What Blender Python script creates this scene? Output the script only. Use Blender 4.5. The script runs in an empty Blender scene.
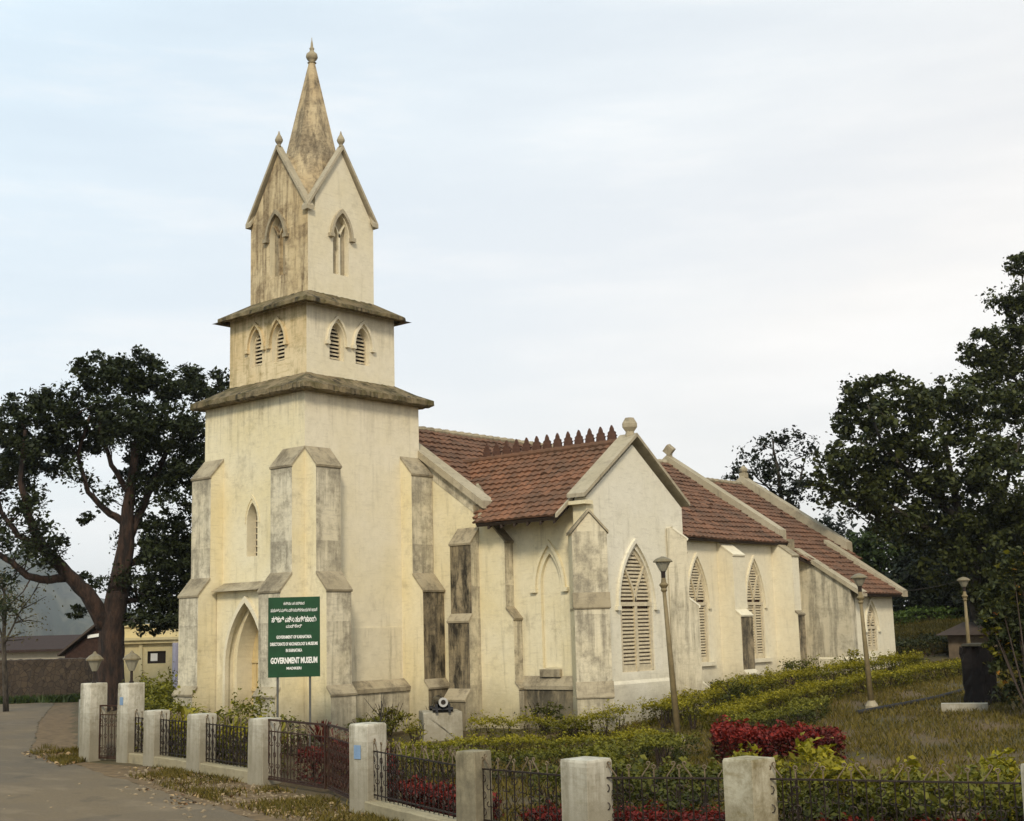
import bpy, bmesh, math, random
import numpy as np
from mathutils import Vector, Matrix
from mathutils.geometry import tessellate_polygon
random.seed(7); rng = np.random.default_rng(11)
SC = bpy.context.scene
COL = SC.collection
PI = math.pi

# ---------------------------------------------------------------- camera
cam_d = bpy.data.cameras.new('camera'); cam = bpy.data.objects.new('camera', cam_d); COL.objects.link(cam)
CP = Vector((-21.3985, -24.8288, 2.6932)); yaw, pit, rol = (math.radians(a) for a in (40.2743, 9.2895, -1.5262))
fwd = Vector((math.cos(yaw)*math.cos(pit), math.sin(yaw)*math.cos(pit), math.sin(pit)))
rt = Vector((math.sin(yaw), -math.cos(yaw), 0)); up = rt.cross(fwd)
Rv = rt*math.cos(rol)+up*math.sin(rol); Uv = -rt*math.sin(rol)+up*math.cos(rol)
M = Matrix((Rv, Uv, -fwd)).transposed().to_4x4(); M.translation = CP
cam.matrix_world = M
cam_d.sensor_width = 36; cam_d.lens = 36*1331.0/1024; cam_d.clip_start = .1; cam_d.clip_end = 6000
SC.camera = cam

# ---------------------------------------------------------------- world and sun
SUN_EL = math.radians(36); SUN_DIR = Vector((-.78, -.62, 0)).normalized()
wd = bpy.data.worlds.new('World'); SC.world = wd; wd.use_nodes = True
nt = wd.node_tree; nt.nodes.clear()
def N(nt, t, **k):
    n = nt.nodes.new(t)
    for a, b in k.items():
        setattr(n, a, b)
    return n
out = N(nt, 'ShaderNodeOutputWorld'); bg = N(nt, 'ShaderNodeBackground'); bg.inputs[1].default_value = .1
sky = N(nt, 'ShaderNodeTexSky', sky_type='NISHITA'); sky.sun_disc = False
sky.sun_elevation = SUN_EL; sky.sun_rotation = math.atan2(SUN_DIR.x, SUN_DIR.y); sky.dust_density = 2.5
tc = N(nt, 'ShaderNodeTexCoord'); mp = N(nt, 'ShaderNodeMapping'); mp.inputs['Scale'].default_value = (1.2, 1.2, 6.5)
mp.inputs['Rotation'].default_value = (.25, .12, .3)
nz = N(nt, 'ShaderNodeTexNoise'); nz.inputs['Scale'].default_value = 1.6; nz.inputs['Detail'].default_value = 7; nz.inputs['Roughness'].default_value = .55
rp = N(nt, 'ShaderNodeValToRGB'); rp.color_ramp.elements[0].position = .38; rp.color_ramp.elements[0].color = (.80,)*3+(1,)
rp.color_ramp.elements[1].position = .62; rp.color_ramp.elements[1].color = (.95,)*3+(1,)
mx = N(nt, 'ShaderNodeMix', data_type='RGBA'); mx.inputs['B'].default_value = (8.9, 9.15, 9.3, 1)
L = nt.links.new
L(tc.outputs['Generated'], mp.inputs[0]); L(mp.outputs[0], nz.inputs['Vector']); L(nz.outputs[0], rp.inputs[0])
sx = N(nt, 'ShaderNodeSeparateXYZ'); L(tc.outputs['Generated'], sx.inputs[0])
def wm(op, a, b):
    n = N(nt, 'ShaderNodeMath', operation=op)
    for i_, v_ in enumerate((a, b)):
        if isinstance(v_, (int, float)): n.inputs[i_].default_value = v_
        else: L(v_, n.inputs[i_])
    return n.outputs[0]
gr = N(nt, 'ShaderNodeMapRange'); gr.inputs['From Min'].default_value = .10; gr.inputs['From Max'].default_value = 1.0
L(wm('ADD', wm('MULTIPLY', sx.outputs[2], 1.15), wm('SUBTRACT', wm('MULTIPLY', sx.outputs[1], .55), wm('MULTIPLY', sx.outputs[0], .45))), gr.inputs['Value'])
cb_ = N(nt, 'ShaderNodeMix', data_type='RGBA'); cb_.inputs['A'].default_value = (8.3, 8.1, 7.8, 1); cb_.inputs['B'].default_value = (5.9, 7.6, 8.8, 1)
L(gr.outputs[0], cb_.inputs['Factor'])
nz2 = N(nt, 'ShaderNodeTexNoise'); nz2.inputs['Scale'].default_value = 3.2; nz2.inputs['Detail'].default_value = 8; nz2.inputs['Roughness'].default_value = .6; L(mp.outputs[0], nz2.inputs['Vector'])
wr = N(nt, 'ShaderNodeMapRange'); wr.inputs['From Min'].default_value = .50; wr.inputs['From Max'].default_value = .72; wr.inputs['To Max'].default_value = .55; L(nz2.outputs[0], wr.inputs['Value'])
cc_ = N(nt, 'ShaderNodeMix', data_type='RGBA'); cc_.inputs['B'].default_value = (8.5, 8.4, 8.25, 1); L(wr.outputs[0], cc_.inputs['Factor']); L(cb_.outputs['Result'], cc_.inputs['A']); L(cc_.outputs['Result'], mx.inputs['B'])
L(rp.outputs[0], mx.inputs['Factor']); L(sky.outputs[0], mx.inputs['A']); L(mx.outputs['Result'], bg.inputs[0]); L(bg.outputs[0], out.inputs[0])
sl = bpy.data.lights.new('sun', 'SUN'); sl.energy = 2.1; sl.angle = math.radians(11); sl.color = (1, .88, .68)
so = bpy.data.objects.new('sun', sl); COL.objects.link(so)
sd = Vector((SUN_DIR.x*math.cos(SUN_EL), SUN_DIR.y*math.cos(SUN_EL), math.sin(SUN_EL)))
so.rotation_euler = sd.to_track_quat('Z', 'Y').to_euler(); so.location = (-40, -30, 40)
vs = SC.view_settings; vs.view_transform = 'Standard'; vs.look = 'None'; vs.gamma = 1; vs.exposure = 0.36; vs.use_curve_mapping = False
SC.render.engine = 'CYCLES'
SC.cycles.max_bounces = 6; SC.cycles.transparent_max_bounces = 6
SC.render.resolution_x = 1024; SC.render.resolution_y = 821

# ---------------------------------------------------------------- materials
def newmat(name):
    m = bpy.data.materials.new(name); m.use_nodes = True
    t = m.node_tree; b = t.nodes['Principled BSDF']
    return m, t, b
def ramp(t, src, p0, p1, c0=(0, 0, 0), c1=(1, 1, 1)):
    r = N(t, 'ShaderNodeValToRGB'); e = r.color_ramp.elements
    e[0].position = p0; e[1].position = p1; e[0].color = (*c0, 1); e[1].color = (*c1, 1)
    t.links.new(src, r.inputs[0]); return r.outputs[0]
def noise(t, vec, scale, det=5, rough=.6, msc=None):
    if msc:
        q = N(t, 'ShaderNodeMapping'); q.inputs['Scale'].default_value = msc; t.links.new(vec, q.inputs[0]); vec = q.outputs[0]
    n = N(t, 'ShaderNodeTexNoise'); n.inputs['Scale'].default_value = scale; n.inputs['Detail'].default_value = det
    n.inputs['Roughness'].default_value = rough; t.links.new(vec, n.inputs['Vector']); return n.outputs[0]
def mix(t, f, a, b, mode='MIX'):
    m = N(t, 'ShaderNodeMix', data_type='RGBA', blend_type=mode)
    for k, v in (('Factor', f), ('A', a), ('B', b)):
        if isinstance(v, (int, float)): m.inputs[k].default_value = v
        elif isinstance(v, tuple): m.inputs[k].default_value = (*v[:3], 1)
        else: t.links.new(v, m.inputs[k])
    return m.outputs['Result']
def math_(t, op, a, b=0.0):
    m = N(t, 'ShaderNodeMath', operation=op)
    for i, v in enumerate((a, b)):
        if isinstance(v, (int, float)): m.inputs[i].default_value = v
        else: t.links.new(v, m.inputs[i])
    return m.outputs[0]
def bump(t, b, h, s=.3, d=.02):
    n = N(t, 'ShaderNodeBump'); n.inputs['Strength'].default_value = s; n.inputs['Distance'].default_value = d
    t.links.new(h, n.inputs['Height']); t.links.new(n.outputs[0], b.inputs['Normal'])
def plaster(name, base, base2, stain=(.16, .14, .10), amt=.4, streak=.3, dark=0.0, damp=.6, seed=0.0, moss=0.0, ledges=(), lk=.8):
    m, t, b = newmat(name)
    v0 = N(t, 'ShaderNodeTexCoord').outputs['Object']
    q = N(t, 'ShaderNodeMapping'); q.inputs['Location'].default_value = (seed, seed*.7, seed*.3); t.links.new(v0, q.inputs[0]); v = q.outputs[0]
    c = mix(t, ramp(t, noise(t, v, .55, 4), .38, .66), base, base2)
    c = mix(t, math_(t, 'MULTIPLY', ramp(t, noise(t, v, 5.5, 9, .7), .42, .8), .35), c, tuple(x*.62 for x in base2))
    # blotchy lichen and soot patches, with an edge of their own
    bl = ramp(t, noise(t, v, 1.3, 10, .74), .60-.17*amt, .72-.15*amt)
    fi = ramp(t, noise(t, v, 9, 6, .75), .35, .65)
    bl = math_(t, 'MULTIPLY', math_(t, 'MULTIPLY', bl, math_(t, 'ADD', math_(t, 'MULTIPLY', fi, .6), .4)), min(1, .2+amt))
    c = mix(t, bl, c, stain)
    cr = ramp(t, noise(t, v, 6, 4, .6, (.5, .5, 3.2)), .55, .68)
    c = mix(t, math_(t, 'MULTIPLY', cr, .12+.4*amt), c, tuple(x*1.5 for x in stain))
    st = ramp(t, noise(t, v, 3.2, 6, .65, (1.6, 1.6, .16)), .58-.14*streak, .72-.14*streak)
    st = math_(t, 'MULTIPLY', st, math_(t, 'ADD', math_(t, 'MULTIPLY', fi, .5), .5))
    c = mix(t, math_(t, 'MULTIPLY', st, min(1, .15+streak)), c, tuple(x*.9 for x in stain))
    if dark > 0:
        dk = ramp(t, noise(t, v, 2.0, 8, .7, (1.5, 1.5, .5)), .58-.2*dark, .68-.16*dark)
        c = mix(t, math_(t, 'MULTIPLY', dk, .92), c, (.022, .02, .016))
    if moss > 0:
        c = mix(t, math_(t, 'MULTIPLY', ramp(t, noise(t, v, 2.6, 8, .7), .45, .62), moss), c, (.10, .085, .03))
    for lz in ledges:
        # rain streaks washed down from a ledge, each its own length
        s_ = N(t, 'ShaderNodeSeparateXYZ'); t.links.new(v0, s_.inputs[0])
        ln = math_(t, 'MULTIPLY', ramp(t, noise(t, v, 4.5, 4, .7, (1.3, 1.3, .05)), .36, .68), 1.5)
        dpt = math_(t, 'SUBTRACT', lz-.1, s_.outputs[2])
        f_ = math_(t, 'SUBTRACT', ln, dpt); mr = N(t, 'ShaderNodeMapRange'); mr.inputs['From Min'].default_value = .0; mr.inputs['From Max'].default_value = .8
        t.links.new(f_, mr.inputs['Value']); pos_ = math_(t, 'GREATER_THAN', dpt, -.02)
        k_ = math_(t, 'MULTIPLY', math_(t, 'MULTIPLY', mr.outputs[0], pos_), math_(t, 'ADD', math_(t, 'MULTIPLY', fi, .7), .3))
        c = mix(t, math_(t, 'MULTIPLY', k_, lk), c, stain)
    # rising damp and splashed dirt on the lowest metre
    sp = N(t, 'ShaderNodeSeparateXYZ'); t.links.new(v0, sp.inputs[0])
    z = math_(t, 'ADD', sp.outputs[2], math_(t, 'MULTIPLY', noise(t, v, 1.7, 7, .7), -1.5))
    dz = N(t, 'ShaderNodeMapRange'); dz.inputs['From Min'].default_value = .75; dz.inputs['From Max'].default_value = -.35
    t.links.new(z, dz.inputs['Value'])
    c = mix(t, math_(t, 'MULTIPLY', dz.outputs[0], damp), c, (.20, .175, .12))
    t.links.new(c, b.inputs['Base Color']); b.inputs['Roughness'].default_value = .93; b.inputs['Specular IOR Level'].default_value = .15
    bump(t, b, noise(t, v, 14, 8, .7), .35, .02)
    return m
def simple(name, col, rough=.7, var=.25, scale=6, metal=0, bmp=.2, spec=.3):
    m, t, b = newmat(name); v = N(t, 'ShaderNodeTexCoord').outputs['Object']
    c = mix(t, ramp(t, noise(t, v, scale, 6, .65), .35, .68), col, tuple(x*(1-var) for x in col))
    t.links.new(c, b.inputs['Base Color']); b.inputs['Roughness'].default_value = rough; b.inputs['Metallic'].default_value = metal
    b.inputs['Specular IOR Level'].default_value = spec
    if bmp: bump(t, b, noise(t, v, scale*4, 5), bmp, .01)
    return m
CREAM = (.66, .545, .325); CREAM2 = (.60, .47, .235); PALE = (.62, .545, .39); PALE2 = (.56, .475, .30)
M_W = plaster('plaster_cream', (.72, .65, .46), (.69, .60, .37), stain=(.24, .20, .13), amt=.30, streak=.25, ledges=(8.65,), lk=.5)
M_S = plaster('plaster_pale', (.70, .64, .49), (.68, .61, .43), stain=(.25, .215, .15), amt=.16, streak=.12, seed=3, ledges=(8.65, 11.0), lk=.35)
M_BEL = plaster('plaster_belfry', (.68, .565, .36), (.60, .46, .25), stain=(.20, .15, .05), amt=.62, streak=.5, seed=9, ledges=(11.0,), lk=.7)
M_OCH = plaster('plaster_ochre_stained', (.61, .50, .31), (.50, .375, .20), stain=(.15, .105, .06), amt=.7, streak=.8, seed=5, ledges=(15.2, 13.3), lk=.6)
M_SP = plaster('plaster_spire', (.54, .45, .29), (.44, .34, .20), stain=(.12, .095, .065), amt=.9, streak=.8, seed=12)
M_BUT = plaster('plaster_buttress', (.66, .60, .45), (.60, .53, .37), stain=(.22, .195, .145), amt=.80, streak=.55, seed=7, ledges=(6.8, 4.9, 3.75, 2.95, 1.3), lk=.8)
M_BUT2 = plaster('plaster_low_wall', (.66, .60, .45), (.62, .55, .39), stain=(.26, .225, .16), amt=.3, streak=.4, seed=27)
M_BLK = plaster('plaster_mouldy', (.33, .27, .17), (.25, .20, .12), stain=(.07, .06, .045), amt=.8, streak=.8, dark=.5, seed=2)
M_GREY = plaster('plaster_grey', (.60, .55, .42), (.52, .46, .33), stain=(.22, .20, .15), amt=.6, streak=.7, seed=15)
M_BLUE = plaster('plaster_gable', (.72, .68, .56), (.69, .645, .50), amt=.14, streak=.14, seed=21)
M_NAVE = plaster('plaster_nave', (.72, .67, .52), (.70, .63, .46), stain=(.24, .21, .15), amt=.12, streak=.08, seed=31)
M_CAP = plaster('weathered_cap', (.40, .345, .24), (.31, .26, .17), stain=(.12, .10, .07), amt=.75, streak=.4, seed=4, damp=0)
M_COP = plaster('coping_cement', (.43, .375, .27), (.36, .31, .21), stain=(.15, .13, .10), amt=.45, streak=.35, seed=6, damp=0)
M_COR = plaster('cornice_mossy', (.25, .20, .12), (.17, .13, .07), stain=(.05, .042, .03), amt=.8, streak=.4, dark=.35, seed=8, damp=0, moss=.6)
M_POST = plaster('post_whitewash', (.64, .61, .52), (.57, .52, .40), stain=(.20, .18, .12), amt=.70, streak=.6, seed=17, damp=.8, ledges=(1.15,), lk=.5)
M_POSTB = plaster('post_blotched', (.58, .54, .42), (.50, .45, .31), stain=(.17, .135, .06), amt=1.0, streak=.5, seed=57, damp=.5)
M_POSTD = plaster('post_mossy', (.38, .33, .22), (.26, .22, .13), stain=(.08, .07, .045), amt=.9, streak=.6, dark=.25, seed=19)
M_SHUT = simple('shutter_paint', (.60, .52, .36), .6, .3, 8)
M_DARK = simple('dark_void', (.03, .022, .016), .9, .2)
M_GAP = simple('shutter_gap', (.15, .08, .05), .9, .3)
M_DOOR = simple('door_paint', (.60, .47, .24), .6, .2)
M_WOODD = simple('dark_timber', (.045, .03, .02), .8, .4)
M_IRON = simple('wrought_iron', (.035, .024, .018), .55, .5, 20, metal=.4)
M_IRONR = simple('rusty_iron', (.20, .15, .09), .6, .5, 20, metal=.2)
M_LAMPP = simple('lamp_pole_paint', (.22, .17, .085), .6, .35, 7)
M_LAMPC = simple('lamp_cap', (.20, .165, .095), .5, .3, 9)
M_GREEN = simple('sign_green', (.006, .055, .018), .6, .35, 3, bmp=0)
M_WHITE = simple('lettering_white', (.78, .78, .74), .6, .05, bmp=0)
M_BLUEN = simple('notice_blue', (.06, .10, .28), .5, .2, bmp=0)
M_BLUEL = simple('poster_blue', (.20, .30, .44), .6, .2, bmp=0)
M_STEEL = simple('sign_leg_steel', (.12, .12, .11), .5, .3, metal=.5)
M_YEL = plaster('yellow_wash', (.70, .60, .35), (.65, .54, .28), amt=.1, streak=.1, damp=.2, seed=41)
M_LAV = simple('lavender_paint', (.50, .47, .56), .7, .15)
def barkmat(name, a, b_):
    m, t, b = newmat(name); v = N(t, 'ShaderNodeTexCoord').outputs['Object']; n1 = noise(t, v, 5, 7, .7, (1, 1, .25))
    c = mix(t, ramp(t, n1, .40, .62), a, b_); t.links.new(c, b.inputs['Base Color']); b.inputs['Roughness'].default_value = 1; bump(t, b, n1, 1.0, .12); return m
M_BARK = barkmat('bark', (.012, .008, .006), (.062, .034, .022))
M_BARKG = barkmat('bark_grey', (.02, .016, .012), (.09, .075, .055))
M_CANN = simple('cannon_iron', (.02, .02, .022), .4, .4, 10, metal=.7)
M_MUZ = simple('muzzle_paint', (.42, .41, .39), .5, .1)
M_STONE = simple('rough_stone', (.16, .12, .08), .95, .6, 2.2, bmp=.8)
M_KERB = plaster('kerb_cement', (.42, .36, .23), (.34, .28, .16), stain=(.13, .11, .07), amt=.6, streak=.2, seed=23, damp=.3)
M_PIPE = simple('pipe_black', (.018, .018, .02), .75, .3)
M_TIN = simple('tin_roof', (.065, .046, .034), .7, .3)
M_PALEB = simple('pale_band', (.50, .45, .34), .8, .2)
def glassy():
    m, t, b = newmat('lamp_glass'); b.inputs['Base Color'].default_value = (.30, .28, .21, 1); b.inputs['Roughness'].default_value = .25
    b.inputs['Alpha'].default_value = .75; return m
M_GLASS = glassy()
M_GATE = simple('gate_rusty_iron', (.055, .026, .015), .7, .5, 12, metal=.2)
def tiles(name, c1, c2, c3):
    m, t, b = newmat(name); uv = N(t, 'ShaderNodeTexCoord').outputs['UV']
    s = N(t, 'ShaderNodeSeparateXYZ'); t.links.new(uv, s.inputs[0])
    fx_ = math_(t, 'FLOOR', s.outputs[0]); fy_ = math_(t, 'FLOOR', s.outputs[1])
    cb = N(t, 'ShaderNodeCombineXYZ'); t.links.new(fx_, cb.inputs[0]); t.links.new(fy_, cb.inputs[1])
    w = N(t, 'ShaderNodeTexWhiteNoise', noise_dimensions='2D'); t.links.new(cb.outputs[0], w.inputs['Vector'])
    c = mix(t, w.outputs[0], c1, c2)
    v = N(t, 'ShaderNodeTexCoord').outputs['Object']
    c = mix(t, math_(t, 'MULTIPLY', ramp(t, noise(t, v, 1.1, 9, .75), .46, .62), .6), c, c3)
    c = mix(t, math_(t, 'MULTIPLY', ramp(t, noise(t, v, 11, 5, .7), .5, .75), .5), c, tuple(x*.4 for x in c3))
    t.links.new(c, b.inputs['Base Color']); b.inputs['Roughness'].default_value = .88; b.inputs['Specular IOR Level'].default_value = .2
    bump(t, b, noise(t, v, 25, 4), .3, .01)
    return m
M_TILE = tiles('clay_tiles', (.195, .10, .060), (.13, .072, .046), (.07, .052, .038))
M_TILE2 = tiles('clay_tiles_fresh', (.235, .112, .062), (.15, .080, .049), (.08, .058, .04))
M_CREST = simple('terracotta_crest', (.11, .055, .036), .9, .5, 9)
def foliage(name, a, b_, c_=None, trans=.25, tip=None):
    m, t, b = newmat(name)
    at = N(t, 'ShaderNodeAttribute'); at.attribute_name = 'var'
    v = N(t, 'ShaderNodeTexCoord').outputs['Object']
    c = mix(t, at.outputs['Fac'], a, b_)
    c = mix(t, ramp(t, noise(t, v, .8, 3), .42, .62), c, mix(t, at.outputs['Fac'], c_ or a, b_))
    if tip:
        a2 = N(t, 'ShaderNodeAttribute'); a2.attribute_name = 'tip'
        c = mix(t, a2.outputs['Fac'], c, tip)
    t.links.new(c, b.inputs['Base Color']); b.inputs['Roughness'].default_value = .6; b.inputs['Specular IOR Level'].default_value = .25
    tr = N(t, 'ShaderNodeBsdfTranslucent'); t.links.new(c, tr.inputs[0]); ms = N(t, 'ShaderNodeMixShader'); ms.inputs[0].default_value = trans
    o = t.nodes['Material Output']; t.links.new(b.outputs[0], ms.inputs[1]); t.links.new(tr.outputs[0], ms.inputs[2]); t.links.new(ms.outputs[0], o.inputs[0])
    return m
F_TREE = foliage('leaves_dark', (.010, .015, .005), (.032, .042, .011), (.018, .025, .007), .15)
F_TREER = foliage('leaves_right', (.012, .017, .004), (.06, .068, .014), (.022, .03, .007), .2)
F_DEEP = foliage('leaves_deep', (.004, .006, .002), (.014, .02, .006), (.007, .011, .004), .1)
F_BACK = foliage('leaves_back', (.02, .035, .008), (.05, .075, .016), (.03, .05, .01), .2)
F_HEDGE = foliage('leaves_hedge', (.034, .038, .004), (.17, .155, .010), (.075, .074, .005), .3, (.40, .34, .018))
F_HEDGED = foliage('leaves_hedge_dark', (.016, .022, .004), (.075, .08, .010), (.03, .036, .006), .25, (.26, .24, .02))
F_RED = foliage('leaves_red', (.034, .005, .005), (.12, .014, .008), (.05, .012, .006), .2, (.26, .022, .012))
F_CROT = foliage('leaves_croton', (.015, .022, .006), (.06, .07, .02), (.03, .03, .01), .2)
F_CROTO = foliage('leaves_orange', (.45, .12, .03), (.5, .35, .03), (.35, .05, .02), .25)
F_PALM = foliage('leaves_palm', (.11, .11, .012), (.28, .24, .03), (.18, .16, .02), .25)
F_BARE = foliage('leaves_sparse', (.08, .07, .03), (.16, .13, .05), (.1, .09, .03), .2)
F_GRASS = foliage('grass_blades', (.065, .055, .008), (.175, .13, .024), (.06, .055, .007), .2)
F_LITTER = foliage('dry_leaves', (.20, .11, .04), (.40, .28, .14), (.12, .06, .03), .05)

# ---------------------------------------------------------------- mesh helpers
def tag(o, label=None, cat=None, group=None, kind=None):
    if label: o['label'] = label
    if cat: o['category'] = cat
    if group: o['group'] = group
    if kind: o['kind'] = kind
    return o
def root(name, loc, label, cat, group=None, rz=0):
    o = bpy.data.objects.new(name, None); COL.objects.link(o); o.location = loc; o.rotation_euler = (0, 0, rz)
    o.empty_display_size = .2
    return tag(o, label, cat, group)
def org(p):
    v = Vector((0, 0, 0))
    while p is not None:
        v += p.location; p = p.parent
    return v
def obj(name, bm, mats, parent=None, local=False, smooth=False, recalc=True):
    """one mesh object; world-space vertices unless local"""
    if recalc: bmesh.ops.recalc_face_normals(bm, faces=bm.faces[:])
    me = bpy.data.meshes.new(name)
    if parent is not None and not local: bmesh.ops.translate(bm, verts=bm.verts[:], vec=-org(parent))
    bm.to_mesh(me); bm.free()
    for m in (mats if isinstance(mats, (list, tuple)) else [mats]): me.materials.append(m)
    if smooth: me.polygons.foreach_set('use_smooth', [True]*len(me.polygons))
    o = bpy.data.objects.new(name, me); COL.objects.link(o); o.parent = parent
    return o
def dup(o, parent=None, loc=None, rz=None):
    c = o.copy(); COL.objects.link(c); c.parent = parent
    if loc is not None: c.location = loc
    if rz is not None: c.rotation_euler = (0, 0, rz)
    for ch in list(o.children): dup(ch, c)
    return c
def NB(): return bmesh.new()
def box(bm, x0, x1, y0, y1, z0, z1, mat=0):
    vs_ = [bm.verts.new(p) for p in ((x0, y0, z0), (x1, y0, z0), (x1, y1, z0), (x0, y1, z0), (x0, y0, z1), (x1, y0, z1), (x1, y1, z1), (x0, y1, z1))]
    for f in ((0, 3, 2, 1), (4, 5, 6, 7), (0, 1, 5, 4), (1, 2, 6, 5), (2, 3, 7, 6), (3, 0, 4, 7)):
        bm.faces.new([vs_[i] for i in f]).material_index = mat
def prism(bm, poly, mf, d0, d1, mat=0, matside=None):
    """poly of (s,z) extruded in depth d through mf(s,z,d)"""
    a = [bm.verts.new(mf(s, z, d0)) for s, z in poly]; b = [bm.verts.new(mf(s, z, d1)) for s, z in poly]
    n = len(poly)
    for tri in tessellate_polygon([[Vector((s, z, 0)) for s, z in poly]]):
        bm.faces.new([a[i] for i in tri]).material_index = mat; bm.faces.new([b[i] for i in tri]).material_index = mat
    for i in range(n):
        j = (i+1) % n
        bm.faces.new((a[i], a[j], b[j], b[i])).material_index = mat if matside is None else matside
def wall(bm, outer, holes, mf, t, mat=0, d0=0.0):
    loops = [outer]+holes; pts = [p for l in loops for p in l]
    a = [bm.verts.new(mf(s, z, d0)) for s, z in pts]; b = [bm.verts.new(mf(s, z, d0+t)) for s, z in pts]
    for tri in tessellate_polygon([[Vector((s, z, 0)) for s, z in l] for l in loops]):
        bm.faces.new([a[i] for i in tri]).material_index = mat; bm.faces.new([b[i] for i in tri]).material_index = mat
    k = 0
    for l in loops:
        n = len(l)
        for i in range(n):
            j = (i+1) % n
            bm.faces.new((a[k+i], a[k+j], b[k+j], b[k+i])).material_index = mat
        k += n
def acurve(c, w, zs, za, n=9):
    """pointed arch curve left spring -> apex -> right spring"""
    h = za-zs; cx = max((h*h-w*w/4)/w, 0.0); r = cx+w/2; L_ = []
    a1 = math.asin(min(1, h/math.hypot(cx, h))) if cx > 0 else PI/2
    for i in range(n+1):
        a = a1*i/n; L_.append((cx-r*math.cos(a), zs+r*math.sin(a)*(h/(r*math.sin(a1)))))
    left = [(c+x, z) for x, z in L_]; right = [(c-x, z) for x, z in L_[:-1]][::-1]
    return left+right
def arch(c, w, z0, zs, za, n=9):
    return [(c-w/2, z0)]+acurve(c, w, zs, za, n)+[(c+w/2, z0)]
def halfw(w, zs, za, z):
    if z <= zs: return w/2
    if z >= za: return 0
    h = za-zs; cx = max((h*h-w*w/4)/w, 0.0); r = cx+w/2; a1 = math.asin(min(1, h/math.hypot(cx, h))) if cx > 0 else PI/2
    sa = (z-zs)/h*math.sin(a1); return max(0, r*math.cos(math.asin(sa))-cx)
def southmat(bm, i):
    bmesh.ops.recalc_face_normals(bm, faces=bm.faces[:])
    for f in bm.faces:
        if f.normal.y < -.7: f.material_index = i
def MW(x0): return lambda s, z, d: Vector((x0+d, s, z))
def MSo(y0): return lambda s, z, d: Vector((s, y0+d, z))
def ribbon(bm, inner, outer, mf, d0, d1, mat=0):
    n = len(inner)
    V = [[bm.verts.new(mf(*p, d)) for p in L_] for L_ in (inner, outer) for d in (d0, d1)]
    for i in range(n-1):
        for a, b in ((0, 2), (1, 3), (0, 1), (2, 3)):
            bm.faces.new((V[a][i], V[a][i+1], V[b][i+1], V[b][i])).material_index = mat
    for i in (0, n-1): bm.faces.new((V[0][i], V[2][i], V[3][i], V[1][i])).material_index = mat
def hood(parent, mf, c, w, zs, za, off=.1, th=.09, pr=.08, stops=True, mat=None):
    bm = NB(); a = acurve(c, w+2*off, zs-.12, za+off*1.7); b = acurve(c, w+2*off+2*th, zs-.12, za+(off+th)*1.7)
    ribbon(bm, a, b, mf, -pr, .01)
    if stops:
        for sg in (-1, 1):
            x = c+sg*(w/2+off+th*.8); prism(bm, [(x-th*1.1, zs-.2), (x+th*1.1, zs-.2), (x+th*1.1, zs-.1), (x-th*1.1, zs-.1)], mf, -pr*1.25, .01)
    return obj('hood_mould', bm, mat or M_COP, parent)
def tube(bm, pts, r, n=6, mat=0, cap=True):
    pts = [Vector(p) for p in pts]; rs = r if isinstance(r, (list, tuple)) else [r]*len(pts)
    prev = None; rings = []; u = None
    for i, p in enumerate(pts):
        d = (pts[min(i+1, len(pts)-1)]-pts[max(i-1, 0)]).normalized()
        if u is None or abs(u.dot(d)) > .95: u = d.orthogonal().normalized()
        u = (u-d*u.dot(d)).normalized(); w = d.cross(u)
        rings.append([bm.verts.new(p+(u*math.cos(2*PI*k/n)+w*math.sin(2*PI*k/n))*rs[i]) for k in range(n)])
    for a, b in zip(rings, rings[1:]):
        for k in range(n): bm.faces.new((a[k], a[(k+1) % n], b[(k+1) % n], b[k])).material_index = mat
    if cap:
        bm.faces.new(rings[0][::-1]).material_index = mat; bm.faces.new(rings[-1]).material_index = mat
def lathe(bm, c, prof, n=16, mat=0, rot=0):
    """prof of (r,z) about vertical axis at c"""
    c = Vector(c); rings = [[bm.verts.new(c+Vector((r*math.cos(rot+2*PI*k/n), r*math.sin(rot+2*PI*k/n), z))) for k in range(n)] for r, z in prof]
    for a, b in zip(rings, rings[1:]):
        for k in range(n): bm.faces.new((a[k], a[(k+1) % n], b[(k+1) % n], b[k])).material_index = mat
    bm.faces.new(rings[0][::-1]).material_index = mat; bm.faces.new(rings[-1]).material_index = mat

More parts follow.
